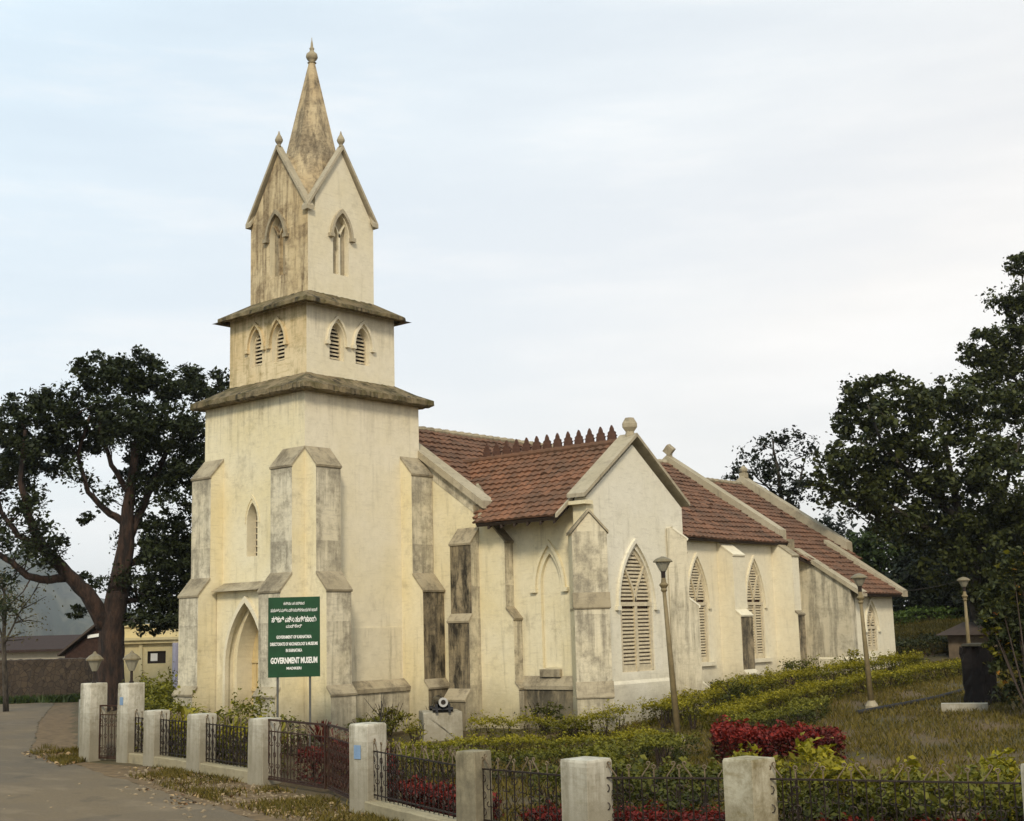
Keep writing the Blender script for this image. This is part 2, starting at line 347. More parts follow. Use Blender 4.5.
# foliage: arrays of leaf quads -> one mesh
def leafmesh(name, P, size, mat, parent=None, var=None, tip=None, upbias=.3, aspect=.55, nrm=None, extra=None):
    P = np.asarray(P, float); n = len(P)
    if parent is not None: P = P-np.array(org(parent))
    sz = np.broadcast_to(np.asarray(size, float), (n,))*rng.choice([.55, .8, 1.0, 1.35], n)*rng.uniform(.8, 1.2, n); aspect = aspect*rng.uniform(.7, 1.4, n)[:, None]
    nm = rng.normal(size=(n, 3)); nm[:, 2] = np.abs(nm[:, 2])+upbias
    if nrm is not None: nm = nm*.7+nrm
    nm /= np.linalg.norm(nm, axis=1)[:, None]
    a = rng.normal(size=(n, 3)); a -= (a*nm).sum(1)[:, None]*nm; a /= np.linalg.norm(a, axis=1)[:, None]; b = np.cross(nm, a)
    s = sz[:, None]
    V = np.stack([P-a*s*.5, P+b*s*aspect*.5+nm*s*.08, P+a*s*.5-nm*s*.06, P-b*s*aspect*.5+nm*s*.08], 1).reshape(-1, 3)
    me = bpy.data.meshes.new(name); me.vertices.add(4*n); me.vertices.foreach_set('co', V.ravel())
    me.loops.add(4*n); me.loops.foreach_set('vertex_index', np.arange(4*n, dtype=np.int32))
    me.polygons.add(n); me.polygons.foreach_set('loop_start', np.arange(0, 4*n, 4, dtype=np.int32)); me.polygons.foreach_set('loop_total', np.full(n, 4, np.int32))
    me.update(calc_edges=True)
    at = me.attributes.new('var', 'FLOAT', 'FACE'); at.data.foreach_set('value', (var if var is not None else rng.random(n)).astype(np.float32))
    at = me.attributes.new('tip', 'FLOAT', 'FACE'); at.data.foreach_set('value', (tip if tip is not None else np.zeros(n)).astype(np.float32))
    me.materials.append(mat)
    o = bpy.data.objects.new(name, me); COL.objects.link(o); o.parent = parent
    return o
def ellips(c, r, n, shell=.55, sub=26, subr=.28):
    """leaf clumps gathered in an ellipsoid: sub clumps, each a small ball of leaves"""
    c = np.array(c, float); r = np.broadcast_to(np.array(r, float), (3,))
    d = rng.normal(size=(sub, 3)); d /= np.linalg.norm(d, axis=1)[:, None]
    cc = c+d*r*(rng.uniform(shell, 1, (sub, 1)))
    k = rng.integers(0, sub, n); q = rng.normal(size=(n, 3))
    rr = subr*r.mean()*rng.uniform(.5, 1.2, sub)
    q *= rr[k][:, None]*np.array([.62, .62, .42])
    return cc[k]+q

# ---------------------------------------------------------------- ground height
FX = [(-60, 20), (-30, -3.2), (-20, -6.6), (-17, -7.7), (-15, -8.5), (-13, -8.3), (-9.6, -7.1), (-5, -5.2), (-2, -4.6), (3, -4.4), (8.3, -1.1), (30.5, 12.6), (60, 31), (400, 240)]
def fx(y): return float(np.interp(y, [a for a, b in FX], [b for a, b in FX]))
def gz(x, y):
    d = x-fx(y)
    if d <= 0: return 0.0
    s = min(1, d/2.0); s = s*s*(3-2*s)
    z = .12*s+.043*max(0, min(x-1, 60, d*.8))
    if x < 27: return z
    z = .12*s+.043*max(0, min(26, d*.8))
    return z+.098*min(13, x-27)*max(0, min(1, (d-5)/10))

# ================================================================= SETTING
def grid_axis(c, fine, step, far):
    a = list(np.arange(-fine, fine+step/2, step)); s = step; v = fine
    while v < far: s *= 1.35; v += s; a.append(v); a.insert(0, -v)
    return [c+q for q in a]
M_GR, t, b = newmat('soil_and_dry_grass')
v = N(t, 'ShaderNodeTexCoord').outputs['Object']
c = mix(t, ramp(t, noise(t, v, .35, 7, .65), .42, .6), (.125, .078, .032), (.06, .048, .010))
c = mix(t, math_(t, 'MULTIPLY', ramp(t, noise(t, v, 7, 8, .75), .4, .7), .6), c, (.05, .04, .015))
t.links.new(c, b.inputs['Base Color']); b.inputs['Roughness'].default_value = .97; bump(t, b, noise(t, v, 9, 8, .8), .8, .05)
bm = NB(); xs = grid_axis(5, 45, .75, 3200); ys = grid_axis(0, 45, .75, 3200)
vv = [[bm.verts.new((x, y, gz(x, y))) for y in ys] for x in xs]
for i in range(len(xs)-1):
    for j in range(len(ys)-1): bm.faces.new((vv[i][j], vv[i+1][j], vv[i+1][j+1], vv[i][j+1]))
tag(obj('ground', bm, M_GR, smooth=True), kind='structure')

M_RD, t, b = newmat('dusty_asphalt')
v = N(t, 'ShaderNodeTexCoord').outputs['Object']
c = mix(t, ramp(t, noise(t, v, .16, 5, .6), .40, .62), (.175, .130, .076), (.135, .108, .074))
c = mix(t, math_(t, 'MULTIPLY', ramp(t, noise(t, v, 22, 8, .85), .42, .62), .5), c, (.07, .058, .04))
c = mix(t, math_(t, 'MULTIPLY', ramp(t, noise(t, v, 1.4, 6, .7, (1, .3, 1)), .52, .66), .5), c, (.23, .175, .11))
c = mix(t, math_(t, 'MULTIPLY', ramp(t, noise(t, v, .9, 3, .5), .60, .63), .3), c, (.06, .052, .04))
t.links.new(c, b.inputs['Base Color']); b.inputs['Roughness'].default_value = .9; b.inputs['Specular IOR Level'].default_value = .2; bump(t, b, noise(t, v, 60, 5, .8), .5, .01)
def sheet(name, pts, z, mat, jag=0):
    bm = NB(); P = []
    for i, p in enumerate(pts):
        q = pts[(i+1) % len(pts)]; n = max(1, int(math.hypot(q[0]-p[0], q[1]-p[1])/.35)) if jag else 1
        n = min(n, 120)
        for k in range(n):
            s = k/n; P.append((p[0]+(q[0]-p[0])*s+random.uniform(-jag, jag), p[1]+(q[1]-p[1])*s+random.uniform(-jag, jag)))
    V = [bm.verts.new((x, y, z)) for x, y in P]
    for tri in tessellate_polygon([[Vector((x, y, 0)) for x, y in P]]): bm.faces.new([V[i] for i in tri])
    o = obj(name, bm, mat); return tag(o, kind='structure')
sheet('road', [(-9.2, -10.5), (-8.4, -8.6), (-7.5, -5.9), (-6.3, -2.2), (-5.55, .2), (-4.95, 1.6), (-4.4, 3.6), (-2.9, 7.2), (-1.4, 9.6), (3.0, 17), (11.2, 29.7), (28, 58), (20, 62), (9.5, 37.8), (3, 32), (-3, 27), (-14, 20), (-40, -10), (-60, -60), (-14, -60), (-10.4, -20)], .012, M_RD, .06)
M_DIRT = simple('sandy_margin', (.19, .125, .06), .95, .6, 3.5, bmp=.7)
sheet('road_margin', [(11.7, 30.2), (30, 60), (29, 64), (8.5, 39.5), (2, 34.2), (-6, 27.5), (-14, 21.5), (-14, 20), (-3, 27), (3, 32), (9.5, 37.8), (13, 40.5)], .006, M_DIRT, .1)

sheet('roadside_dust', [(-9.5, -13), (-8.4, -8.6), (-7.5, -5.9), (-6.3, -2.2), (-5.55, .2), (-4.95, 1.6), (-4.4, 3.6), (-2.9, 7.2), (-1.4, 9.6), (3.0, 17), (11.2, 29.7), (12.2, 29.2), (6.2, 19.4), (.2, 9.9), (-2.2, 6.2), (-3.9, 2.2), (-4.3, 0), (-4.8, -2.6), (-5.6, -5.6), (-7.2, -9.7), (-8.3, -13), (-8.6, -15), (-9.5, -15)], .006, M_DIRT, .05)

# distant hill (left) and its mass
M_HILL, t, b = newmat('forested_hill'); v = N(t, 'ShaderNodeTexCoord').outputs['Object']
c = mix(t, ramp(t, noise(t, v, .022, 10, .8), .44, .56), (.025, .034, .026), (.075, .078, .055))
t.links.new(c, b.inputs['Base Color']); b.inputs['Roughness'].default_value = 1
bm = NB(); rows = []
for i, az in enumerate(np.linspace(46, 96, 90)):
    hgt = np.interp(az, [46, 53, 56.0, 58.0, 59.6, 61.0, 63, 70, 80, 96], [3, 12, 34, 50, 92, 101, 97, 70, 110, 60])*(1+.03*math.sin(az*5)+.02*math.sin(az*13.1))
    col_ = []
    for j, (dd, hh) in enumerate(((1250, -3), (1330, .25), (1420, .62), (1520, .9), (1600, 1.0), (1900, .8), (2400, -.05))):
        a = math.radians(az); rr = dd*(1+.02*math.sin(az*3.3+j)); h = hgt*hh+(3*math.sin(az*9+j*2.2) if 0 < j < 6 else 0)
        col_.append(bm.verts.new((CP.x+rr*math.cos(a), CP.y+rr*math.sin(a), h)))
    rows.append(col_)
for a, b_ in zip(rows, rows[1:]):
    for j in range(6): bm.faces.new((a[j], a[j+1], b_[j+1], b_[j]))
tag(obj('hills', bm, M_HILL, smooth=True), kind='structure')
# air
bm = NB(); box(bm, -90, 2600, -200, 2700, -6, 135)
hz = obj('haze', bm, []); hm = bpy.data.materials.new('haze_air'); hm.use_nodes = True; ht = hm.node_tree; ht.nodes.clear()
ho = N(ht, 'ShaderNodeOutputMaterial'); hv = N(ht, 'ShaderNodeVolumePrincipled'); hv.inputs['Density'].default_value = .00017
hv.inputs['Color'].default_value = (.90, .93, .97, 1); hv.inputs['Anisotropy'].default_value = .2; ht.links.new(hv.outputs[0], ho.inputs['Volume']); hz.data.materials.append(hm)
tag(hz, kind='stuff')

# ================================================================= CHURCH
W = 4.0; G = 0.0
CH = root('church', (2, 2, 0.1), 'old cream plastered church with tall spired tower and red tiled roofs', 'church')
def louvre_window(mf, c, w, z0, zs, za, dep=.12, fr=.06, pitch=.085, leaves=True, tracery=True, parent=CH, name='window', gap=None, hoodk=None, hoodmat=None):
    """frame (the part) > slats, backing, hood mould"""
    bm = NB()
    o_ = arch(c, w, z0, zs, za); i_ = arch(c, w-2*fr, z0+fr, zs, za-fr*1.6)
    ribbon(bm, i_, o_, mf, dep, dep+.06); box_s = lambda s0, s1, a, b_, d0, d1: prism(bm, [(s0, a), (s1, a), (s1, b_), (s0, b_)], mf, d0, d1)
    box_s(c-w/2+.01, c+w/2-.01, z0, z0+fr, dep-.01, dep+.05)
    if leaves:
        box_s(c-w/2+.02, c+w/2-.02, zs-.10, zs, dep-.035, dep+.05)
        box_s(c-.055, c+.055, z0+.02, zs-.08, dep-.03, dep+.05)
        for sg in (-1, 1): box_s(min(c+sg*(w/2-.1), c+sg*(w/2-.02)), max(c+sg*(w/2-.1), c+sg*(w/2-.02)), z0+.03, zs-.08, dep-.025, dep+.045)
        box_s(c-w/2+.03, c+w/2-.03, z0+.03, z0+.17, dep-.008, dep+.045)
    if tracery:
        hh = za-zs
        for sg in (-1, 1):
            L1 = []; L2 = []
            for i in range(9):
                u = i/8; x = sg*(w/2)*(u**1.5)*.62; z = zs+hh*.92*u*.72
                L1.append((c+x-.032, z)); L2.append((c+x+.032, z))
            ribbon(bm, L1, L2, mf, dep-.03, dep+.045)
    o = obj(name, bm, M_SHUT, parent)
    bm = NB(); z = z0+(.19 if leaves else fr+.02)
    while z < za-.1:
        if not (leaves and zs-.14 < z < zs+.0):
            h = halfw(w-2*fr, zs, za-fr*1.6, z+.03)-.005
            if h > .04:
                jt = random.uniform(-.012, .012)
                prism(bm, [(c-h, z), (c+h, z), (c+h, z+.028+jt*.3), (c-h, z+.028+jt*.3)], lambda s, zz, d, z_=z: mf(s, zz+(d-dep)*.75, d), dep, dep+.055)
        z += pitch
    obj('slats', bm, M_SHUT, o)
    bm = NB(); prism(bm, arch(c, w-.01, z0+.005, zs, za-.01), mf, dep+.10, dep+.13); obj('backing', bm, gap or M_GAP, o)
    if hoodk: hood(o, mf, c, w, zs, za, *hoodk, mat=hoodmat)
    return o

# --- tower shaft
mw, ms = MW(0.0), MSo(0.0)
door = (1.95, 1.30, .1, 1.95, 3.42)
bm = NB()
lanc = (2.02, .42, 4.66, 5.55, 6.02)
wall(bm, [(0, -.1), (W, -.1), (W, 8.7), (0, 8.7)], [arch(door[0], door[1], .0, door[3], door[4]), arch(*lanc)], mw, .62, 0)
wall(bm, [(.62, -.1), (W, -.1), (W, 8.7), (.62, 8.7)], [], ms, .5, 1)
wall(bm, [(.62, -.1), (W, -.1), (W, 8.7), (.62, 8.7)], [], MSo(W-.5), .5, 0)
box(bm, W-.5, W, .5, W-.5, -.1, 8.7, 1)
southmat(bm, 1); TW = obj('tower_wall', bm, [M_W, M_S], CH)
# door surround panel and lintel
bm = NB(); wall(bm, [(.84, -.1), (3.16, -.1), (3.16, 3.80), (.84, 3.80)], [arch(1.95, 1.62, -.05, 1.92, 3.55)], MW(-.2), .197, 0)
southmat(bm, 1); obj('door_surround', bm, [M_W, M_S], TW)
bm = NB(); ribbon(bm, [(1.95-.75, 0)]+acurve(1.95, 1.50, 1.93, 3.50)+[(1.95+.75, 0)], [(1.95-.84, 0)]+acurve(1.95, 1.68, 1.93, 3.66)+[(1.95+.84, 0)], MW(-.2), -.09, .03)
obj('arch_moulding', bm, M_S, TW)
bm = NB(); prism(bm, [(.86, 0), (3.14, 0)][:0] or [(-.42, 3.80), (0.0, 4.02), (0.0, 3.80)], lambda s, z, d: Vector((s, d, z)), .86, 3.14); obj('lintel_cap', bm, M_CAP, TW)
bm = NB(); wall(bm, arch(1.95, 1.29, .1, 1.95, 3.41), [], MW(.48), .05, 0)
DR = obj('door', bm, M_DOOR, CH)
bm = NB()
for s in np.arange(1.35, 2.6, .21): box(bm, .455, .478, s, s+.03, .15, 2.0)
for z in (.5, 1.3, 2.0): box(bm, .44, .477, 1.33, 2.57, z, z+.07)
obj('door_battens', bm, M_DOOR, DR)
# lancet glazing
bm = NB(); prism(bm, arch(2.02, .41, 4.665, 5.55, 6.01), MW(0), .30, .33); LW = obj('lancet_window', bm, M_DARK, CH)
bm = NB()
for z in np.arange(4.75, 5.9, .16): h = halfw(.41, 5.55, 6.01, z); box(bm, .27, .29, 2.02-h, 2.02+h, z, z+.035)
box(bm, .262, .298, 2.0, 2.04, 4.67, 5.95); obj('glazing_bars', bm, M_SHUT, LW)
bm = NB(); ribbon(bm, acurve(2.02, .52, 5.5, 6.12), acurve(2.02, .60, 5.5, 6.22), MW(0), -.02, .01); obj('hood_mould', bm, M_W, LW)
# south panel and plinth
bm = NB(); prism(bm, [(.93, -.1), (3.2, -.1), (3.2, 2.80), (.93, 2.80)], ms, -.035, -.002); obj('wall_panel', bm, M_BUT2, TW)
bm = NB(); prism(bm, [(-.22, -.1), (-.22, 1.22), (-.26, 1.22), (-.26, 1.29), (-.04, 1.46), (-.04, -.1)], lambda s, z, d: Vector((d, s, z)), .96, 3.36); obj('plinth', bm, [M_BUT], TW)
bm = NB(); prism(bm, [(-.27, 1.20), (-.28, 1.30), (-.037, 1.50), (-.037, 1.46)], lambda s, z, d: Vector((d, s, z)), .95, 3.37); obj('plinth_cap', bm, M_CAP, TW)

def buttress(P0, dirv, w, stages, mats=(M_BUT, M_W), frontdark=None, zb=-.1, parent=CH, capm=None, rise=1.1):
    """P0 = centre on wall at ground (x,y); dirv = outward unit; stages [(projection, z_front_top)] from bottom to top"""
    D_ = Vector((dirv[0], dirv[1], 0)).normalized(); S_ = Vector((-D_.y, D_.x, 0)); P0 = Vector((P0[0], P0[1], 0))
    mf = lambda s, z, d: P0+D_*s+S_*d+Vector((0, 0, z))
    bm = NB(); prof = [(-.15, zb), (stages[0][0], zb)]; caps = []
    for i, (p, zt) in enumerate(stages):
        nxt = stages[i+1][0] if i+1 < len(stages) else 0.0
        zi = zt+(p-nxt)*rise
        prof += [(p, zt), (nxt, zi)]; caps.append((p, zt, nxt, zi))
    prof.append((-.15, prof[-1][1]))
    n = len(prof); a = [bm.verts.new(mf(s, z, -w/2)) for s, z in prof]; b_ = [bm.verts.new(mf(s, z, w/2)) for s, z in prof]
    for tri in tessellate_polygon([[Vector((s, z, 0)) for s, z in prof]]):
        bm.faces.new([a[i] for i in tri]).material_index = 1; bm.faces.new([b_[i] for i in tri]).material_index = 1
    for i in range(n):
        j = (i+1) % n; f = bm.faces.new((a[i], a[j], b_[j], b_[i])); mi = 0
        if frontdark is not None and i >= 1 and i % 2 == 1 and (i-1)//2 in frontdark: mi = 2
        f.material_index = mi
    bmesh.ops.recalc_face_normals(bm, faces=bm.faces[:])
    o = obj('buttress', bm, [mats[0], mats[1], M_BLK], parent)
    for p, zt, q, zi in caps:
        bm = NB(); L_ = [(p+.03, zt-.055), (p+.042, zt-.008), (q, zi+.045), (q, zi-.02), (p, zt-.02), (p, zt-.065)]
        prism(bm, L_, mf, -w/2-.016, w/2+.016); obj('weathering', bm, capm or M_CAP, o)
    return o
ST = [(.9, 1.28), (.76, 3.73), (.40, 6.77)]
WF, SF = (-1, 0), (0, -1)
buttress((0, .41), WF, .80, ST); buttress((0, 3.60), WF, .80, ST)
buttress((.41, 0), SF, .80, ST); buttress((3.68, 0), SF, .78, ST, frontdark=[0, 1])
buttress((.41, W), (0, 1), .8, ST); buttress((3.6, W), (0, 1), .8, ST)

# --- cornices
def cornice(o_out, z0, zt, inn, zin, name):
    bm = NB(); n = 40
    def ring(e, z, jx, jz):
        pts = []
        for (ax, ay, bx, by) in ((0, 0, 1, 0), (1, 0, 1, 1), (1, 1, 0, 1), (0, 1, 0, 0)):
            for k in range(n):
                s = k/n; x = ax+(bx-ax)*s; y = ay+(by-ay)*s
                q = Vector((-e+x*(W+2*e), -e+y*(W+2*e), z)); q += Vector((random.uniform(-jx, jx), random.uniform(-jx, jx), random.uniform(-jz, jz))); pts.append(bm.verts.new(q))
        return pts
    R_ = [ring(-.1, z0, 0, 0), ring(o_out-.05, z0, .01, .012), ring(o_out, z0+.04, .014, .015), ring(o_out-.01, zt, .014, .015), ring(o_out-(o_out+inn)*.45, zt+(zin-zt)*.42, .005, .012), ring(-inn-.0, zin, .0, .01), ring(-inn-.2, zin, 0, 0)]
    for a, b_ in zip(R_, R_[1:]):
        for k in range(len(a)): bm.faces.new((a[k], a[(k+1) % len(a)], b_[(k+1) % len(a)], b_[k]))
    return obj(name, bm, M_COR, CH)
cornice(.30, 8.63, 8.80, .445, 9.22, 'tower_cornice')
A2 = .445; B2 = .826
# --- belfry stage
bm = NB()
bw = dict(w=.50, z0=9.66, zs=10.24, za=10.66)
hs = [arch(s, .5, 9.66, 10.24, 10.66) for s in (1.55, 2.45)]
wall(bm, [(A2, 9.1), (W-A2, 9.1), (W-A2, 11.1), (A2, 11.1)], hs, MW(A2), .3, 0)
wall(bm, [(A2+.3, 9.1), (W-A2, 9.1), (W-A2, 11.1), (A2+.3, 11.1)], [arch(s, .5, 9.66, 10.24, 10.66) for s in (1.47, 2.38)], MSo(A2), .3, 1)
wall(bm, [(A2+.3, 9.1), (W-A2, 9.1), (W-A2, 11.1), (A2+.3, 11.1)], [arch(s, .5, 9.66, 10.24, 10.66) for s in (1.55, 2.45)], MSo(W-A2-.3), .3, 0)
box(bm, W-A2-.3, W-A2, A2+.3, W-A2-.3, 9.1, 11.1, 1)
southmat(bm, 1); obj('belfry_wall', bm, [M_BEL, M_S], CH)
for s in (1.55, 2.45): louvre_window(MW(A2), s, .5, 9.66, 10.24, 10.66, dep=.14, fr=.035, pitch=.10, leaves=False, tracery=False, name='louvre_window', gap=M_DARK, hoodk=(.055, .055, .07), hoodmat=M_BEL)
for s in (1.47, 2.38): louvre_window(MSo(A2), s, .5, 9.66, 10.24, 10.66, dep=.14, fr=.035, pitch=.10, leaves=False, tracery=False, name='louvre_window', gap=M_DARK, hoodk=(.055, .055, .07), hoodmat=M_S)
cornice(-.207, 10.99, 11.13, .826, 11.50, 'tower_cornice')
# --- gabled stage
ZE, ZA_ = 13.68, 15.55
def gab(off=0): return [(B2, 11.35), (W-B2, 11.35), (W-B2, ZE), (2, ZA_), (B2, ZE)]
bm = NB()
wall(bm, gab(), [arch(2.06, .62, 12.10, 13.15, 13.78)], MW(B2), .25, 0)
g2 = [(B2+.25, 11.35), (W-B2, 11.35), (W-B2, ZE), (2, ZA_), (B2+.25, ZE+.398)]
wall(bm, g2, [arch(1.98, .56, 12.10, 13.15, 13.78)], MSo(B2), .25, 1)
wall(bm, g2, [], MSo(W-B2-.25), .25, 0)
g3 = [(B2+.25, 11.35), (W-B2-.25, 11.35), (W-B2-.25, ZE+.398), (2, ZA_), (B2+.25, ZE+.398)]
wall(bm, g3, [], MW(W-B2-.25), .249, 1)
southmat(bm, 1); obj('gabled_stage_wall', bm, [M_OCH, M_S], CH)
for mf_, s, mt, w_ in ((MW(B2), 2.06, M_OCH, .62), (MSo(B2), 1.98, M_S, .56)):
    bm = NB(); prism(bm, arch(s, w_-.01, 12.105, 13.15, 13.77), mf_, .17, .21)
    for x in (s-w_*.17, s+w_*.17):
        pass
    ribbon(bm, [(s-.03, 12.12), (s-.03, 13.3)], [(s+.03, 12.12), (s+.03, 13.3)], mf_, .06, .18, 1)
    for sg in (-1, 1): ribbon(bm, [(s+sg*w_*.5*u**1.4-.022, 13.15+.5*u) for u in np.linspace(0, .8, 6)], [(s+sg*w_*.5*u**1.4+.022, 13.15+.5*u) for u in np.linspace(0, .8, 6)], mf_, .06, .18, 1)
    o = obj('blind_window', bm, [M_CAP if mt is M_OCH else M_COP, mt], CH); hood(o, mf_, s, w_, 13.28, 13.74, .04, .07, .09, mat=M_CAP if mt is M_OCH else M_COP)
bm = NB(); tri = [(B2+.13, ZE+.15), (W-B2-.13, ZE+.15), (2, ZA_-.03)]
prism(bm, tri, MW(B2), .3, W-2*B2-.3); prism(bm, tri, MSo(B2), .3, W-2*B2-.3); obj('gable_roof', bm, M_SP, CH)
def chev(parent, mf, c, half, ztop, zbot, th, d0, d1, mat=M_COP, name='gable_coping', foot=.0):
    sl = (ztop-zbot)/half; k = th*math.hypot(1, sl)
    out_ = [(c-half, zbot), (c, ztop), (c+half, zbot)]; inn_ = [(c-half, zbot-k), (c, ztop-k), (c+half, zbot-k)]
    bm = NB(); ribbon(bm, inn_, out_, mf, d0, d1)
    if foot:
        for sg in (-1, 1): prism(bm, [(c+sg*half, zbot-k-foot*.2), (c+sg*(half-foot), zbot-k-foot*.2), (c+sg*(half-foot), zbot-k+foot*sl), (c+sg*half, zbot-k+.02)], mf, d0+.004, d1-.004)
    return obj(name, bm, mat, parent)
hf = 2-B2+.11
for mf_ in (MW(B2), MSo(B2), lambda s, z, d: Vector((W-B2-d, s, z)), lambda s, z, d: Vector((s, W-B2-d, z))):
    chev(CH, mf_, 2, hf, 15.72, 15.72-(15.72-13.80)*hf/(hf-.02), .065, -.10, .12)
for (x, y) in ((B2, 2), (2, B2), (W-B2, 2), (2, W-B2)):
    bm = NB(); lathe(bm, (x, y, 15.66), [(.03, 0), (.06, .04), (.05, .09), (.10, .17), (.11, .22), (.08, .30), (.035, .38), (.012, .47)], 8); obj('gable_finial', bm, M_CAP, CH, smooth=False)
bm = NB(); R8 = PI/8
prof = [(1.10, 14.02), (.98, 14.4), (.68, 15.7), (.40, 17.0), (.085, 18.45)]
lathe(bm, (2, 2, 0), [(r/math.cos(R8), z) for r, z in prof], 8, rot=R8)
SPR = obj('spire', bm, M_SP, CH)
bm = NB(); lathe(bm, (2, 2, 18.43), [(.09, 0), (.13, .03), (.07, .07), (.13, .12), (.17, .2), (.15, .29), (.07, .36), (.055, .42), (.075, .45), (.04, .5), (.03, .62), (.012, .7), (.01, .78)], 12, mat=0); obj('spire_finial', bm, M_CAP, SPR, smooth=True)

# --- tile roof builder
def tile_roof(name, e0, e1, fr, fl, mat, parent=CH, tw=.25, th=.30, under=True):
    """e0->e1 eave line endpoints; fl(t), fr(t): start/end along-eave distance at up-slope distance t; given as (list of (t,a0),(t,a1)), slope vector in fr['up']"""
    E0 = Vector(e0); A = (Vector(e1)-E0); Ln = A.length; A.normalize(); Up = Vector(fr['up']); S = Up.length; Up.normalize(); Nn = A.cross(Up)
    if Nn.z < 0: Nn = -Nn
    bm = NB(); uvl = bm.loops.layers.uv.new('UVMap'); nrow = max(1, round(S/th)); hh = S/nrow
    prof = [(0, .0), (.18, .026), (.42, .03), (.62, .012), (.85, .0)]
    for r in range(nrow):
        t0, t1 = r*hh, (r+1)*hh+.02
        a0 = np.interp(t0+hh/2, [q[0] for q in fl], [q[1] for q in fl]); a1 = np.interp(t0+hh/2, [q[0] for q in fr['r']], [q[1] for q in fr['r']])
        sh = (r % 2)*tw*.0; cols = []
        k = math.floor(a0/tw)
        while k*tw < a1:
            for s, h in prof:
                a = k*tw+s*tw+sh
                if a0 <= a <= a1: cols.append((a, h))
            k += 1
        cols = [(a0, 0)]+cols+[(a1, 0)]; wob = random.uniform(-.006, .006); rows_ = ([], [], []); jt = {}
        for a, h in cols:
            kk = math.floor(a/tw+.001); jt.setdefault(kk, random.gauss(0, .006)+(random.random() < .02)*.03)
            jz = .014*math.sin(a*.9+r*.35)+.008*math.sin(a*1.7+r)+wob+jt[kk]
            b0 = E0+A*a+Up*t0
            rows_[0].append(bm.verts.new(b0+Nn*(.0+jz))); rows_[1].append(bm.verts.new(b0+Nn*(.045+h+jz))); rows_[2].append(bm.verts.new(E0+A*a+Up*t1+Nn*(.006+h*.9+jz)))
        for i in range(len(cols)-1):
            for q in (0, 1):
                f = bm.faces.new((rows_[q][i], rows_[q][i+1], rows_[q+1][i+1], rows_[q+1][i]))
                uu = ((cols[i][0]+cols[i+1][0])/2/tw-.0, r+.5)
                for lp in f.loops: lp[uvl].uv = uu
    o = obj(name, bm, mat, parent, recalc=False)
    if under:
        bm = NB(); P = []
        for t_, a_ in fl: P.append(E0+A*a_+Up*t_)
        for t_, a_ in fr['r'][::-1]: P.append(E0+A*a_+Up*t_)
        a = [bm.verts.new(p-Nn*.012) for p in P]; b_ = [bm.verts.new(p-Nn*.10) for p in P]; n = len(P)
        bm.faces.new(a); bm.faces.new(b_)
        for i in range(n): bm.faces.new((a[i], a[(i+1) % n], b_[(i+1) % n], b_[i]))
        obj('roof_boards', bm, M_WOODD, o)
    return o
SL = .671; NR = 8.446; YN = -2.408
# nave: walls
bm = NB()
nwin = (13.62, 17.05); wdef = (1.08, 1.52, 3.33, 4.66)
nz_ = lambda y: NR-SL*abs(2-y)-.12
wall(bm, [(4.45, -.1), (19.05, -.1), (19.05, 5.38), (4.45, 5.38)], [arch(c_, *wdef) for c_ in (10.2,)+nwin], MSo(YN), .35, 0)
YNN = 4-YN
gp = [(YN, -.1), (YNN, -.1), (YNN, nz_(YNN)), (2, nz_(2)), (YN, nz_(YN))]
gw = [(-2.0, -.1), (YNN, -.1), (YNN, nz_(YNN)), (2, nz_(2)), (-2.0, nz_(-2.0))]
wall(bm, gw, [], MW(4.1), .3, 1)
wall(bm, gp, [], MW(19.05), .3, 0)
wall(bm, [(3.92, -.1), (19.05, -.1), (19.05, 5.38), (3.92, 5.38)], [], MSo(YNN-.35), .35, 0)
obj('nave_wall', bm, [M_NAVE, M_W], CH)
hk = (.05, .06, .06)
for c_ in (10.2,)+nwin:
    o = louvre_window(MSo(YN), c_, *wdef, dep=.06, hoodk=hk, hoodmat=M_NAVE)
    bm = NB(); box(bm, c_-.78, c_+.78, YN-.09, YN-.002, 1.40, 1.52); obj('sill', bm, M_NAVE, o)
lnv = 19.0-3.95
slen = math.hypot(4.73, 4.73*SL)
upv = Vector((0, 4.73, 4.73*SL))
tile_roof('nave_roof', (3.95, -2.73, NR-SL*4.73), (18.95, -2.73, NR-SL*4.73), {'up': upv, 'r': [(0, 15.0), (upv.length, 15.0)]}, [(0, 1.2), (.9, 1.2), (.95, .45), (upv.length, .45)], M_TILE)
tile_roof('nave_roof', (18.95, 6.73, NR-SL*4.73), (3.95, 6.73, NR-SL*4.73), {'up': Vector((0, -4.73, 4.73*SL)), 'r': [(0, 15.0), (upv.length, 15.0)]}, [(0, 0), (upv.length, 0)], M_TILE)
bm = NB()
x = 3.95
while x < 18.9:
    tube(bm, [(x, 2, NR+.02), (x+.36, 2, NR+.045)], [.085, .10], 8); x += .33
obj('ridge_tiles', bm, M_CAP, CH)
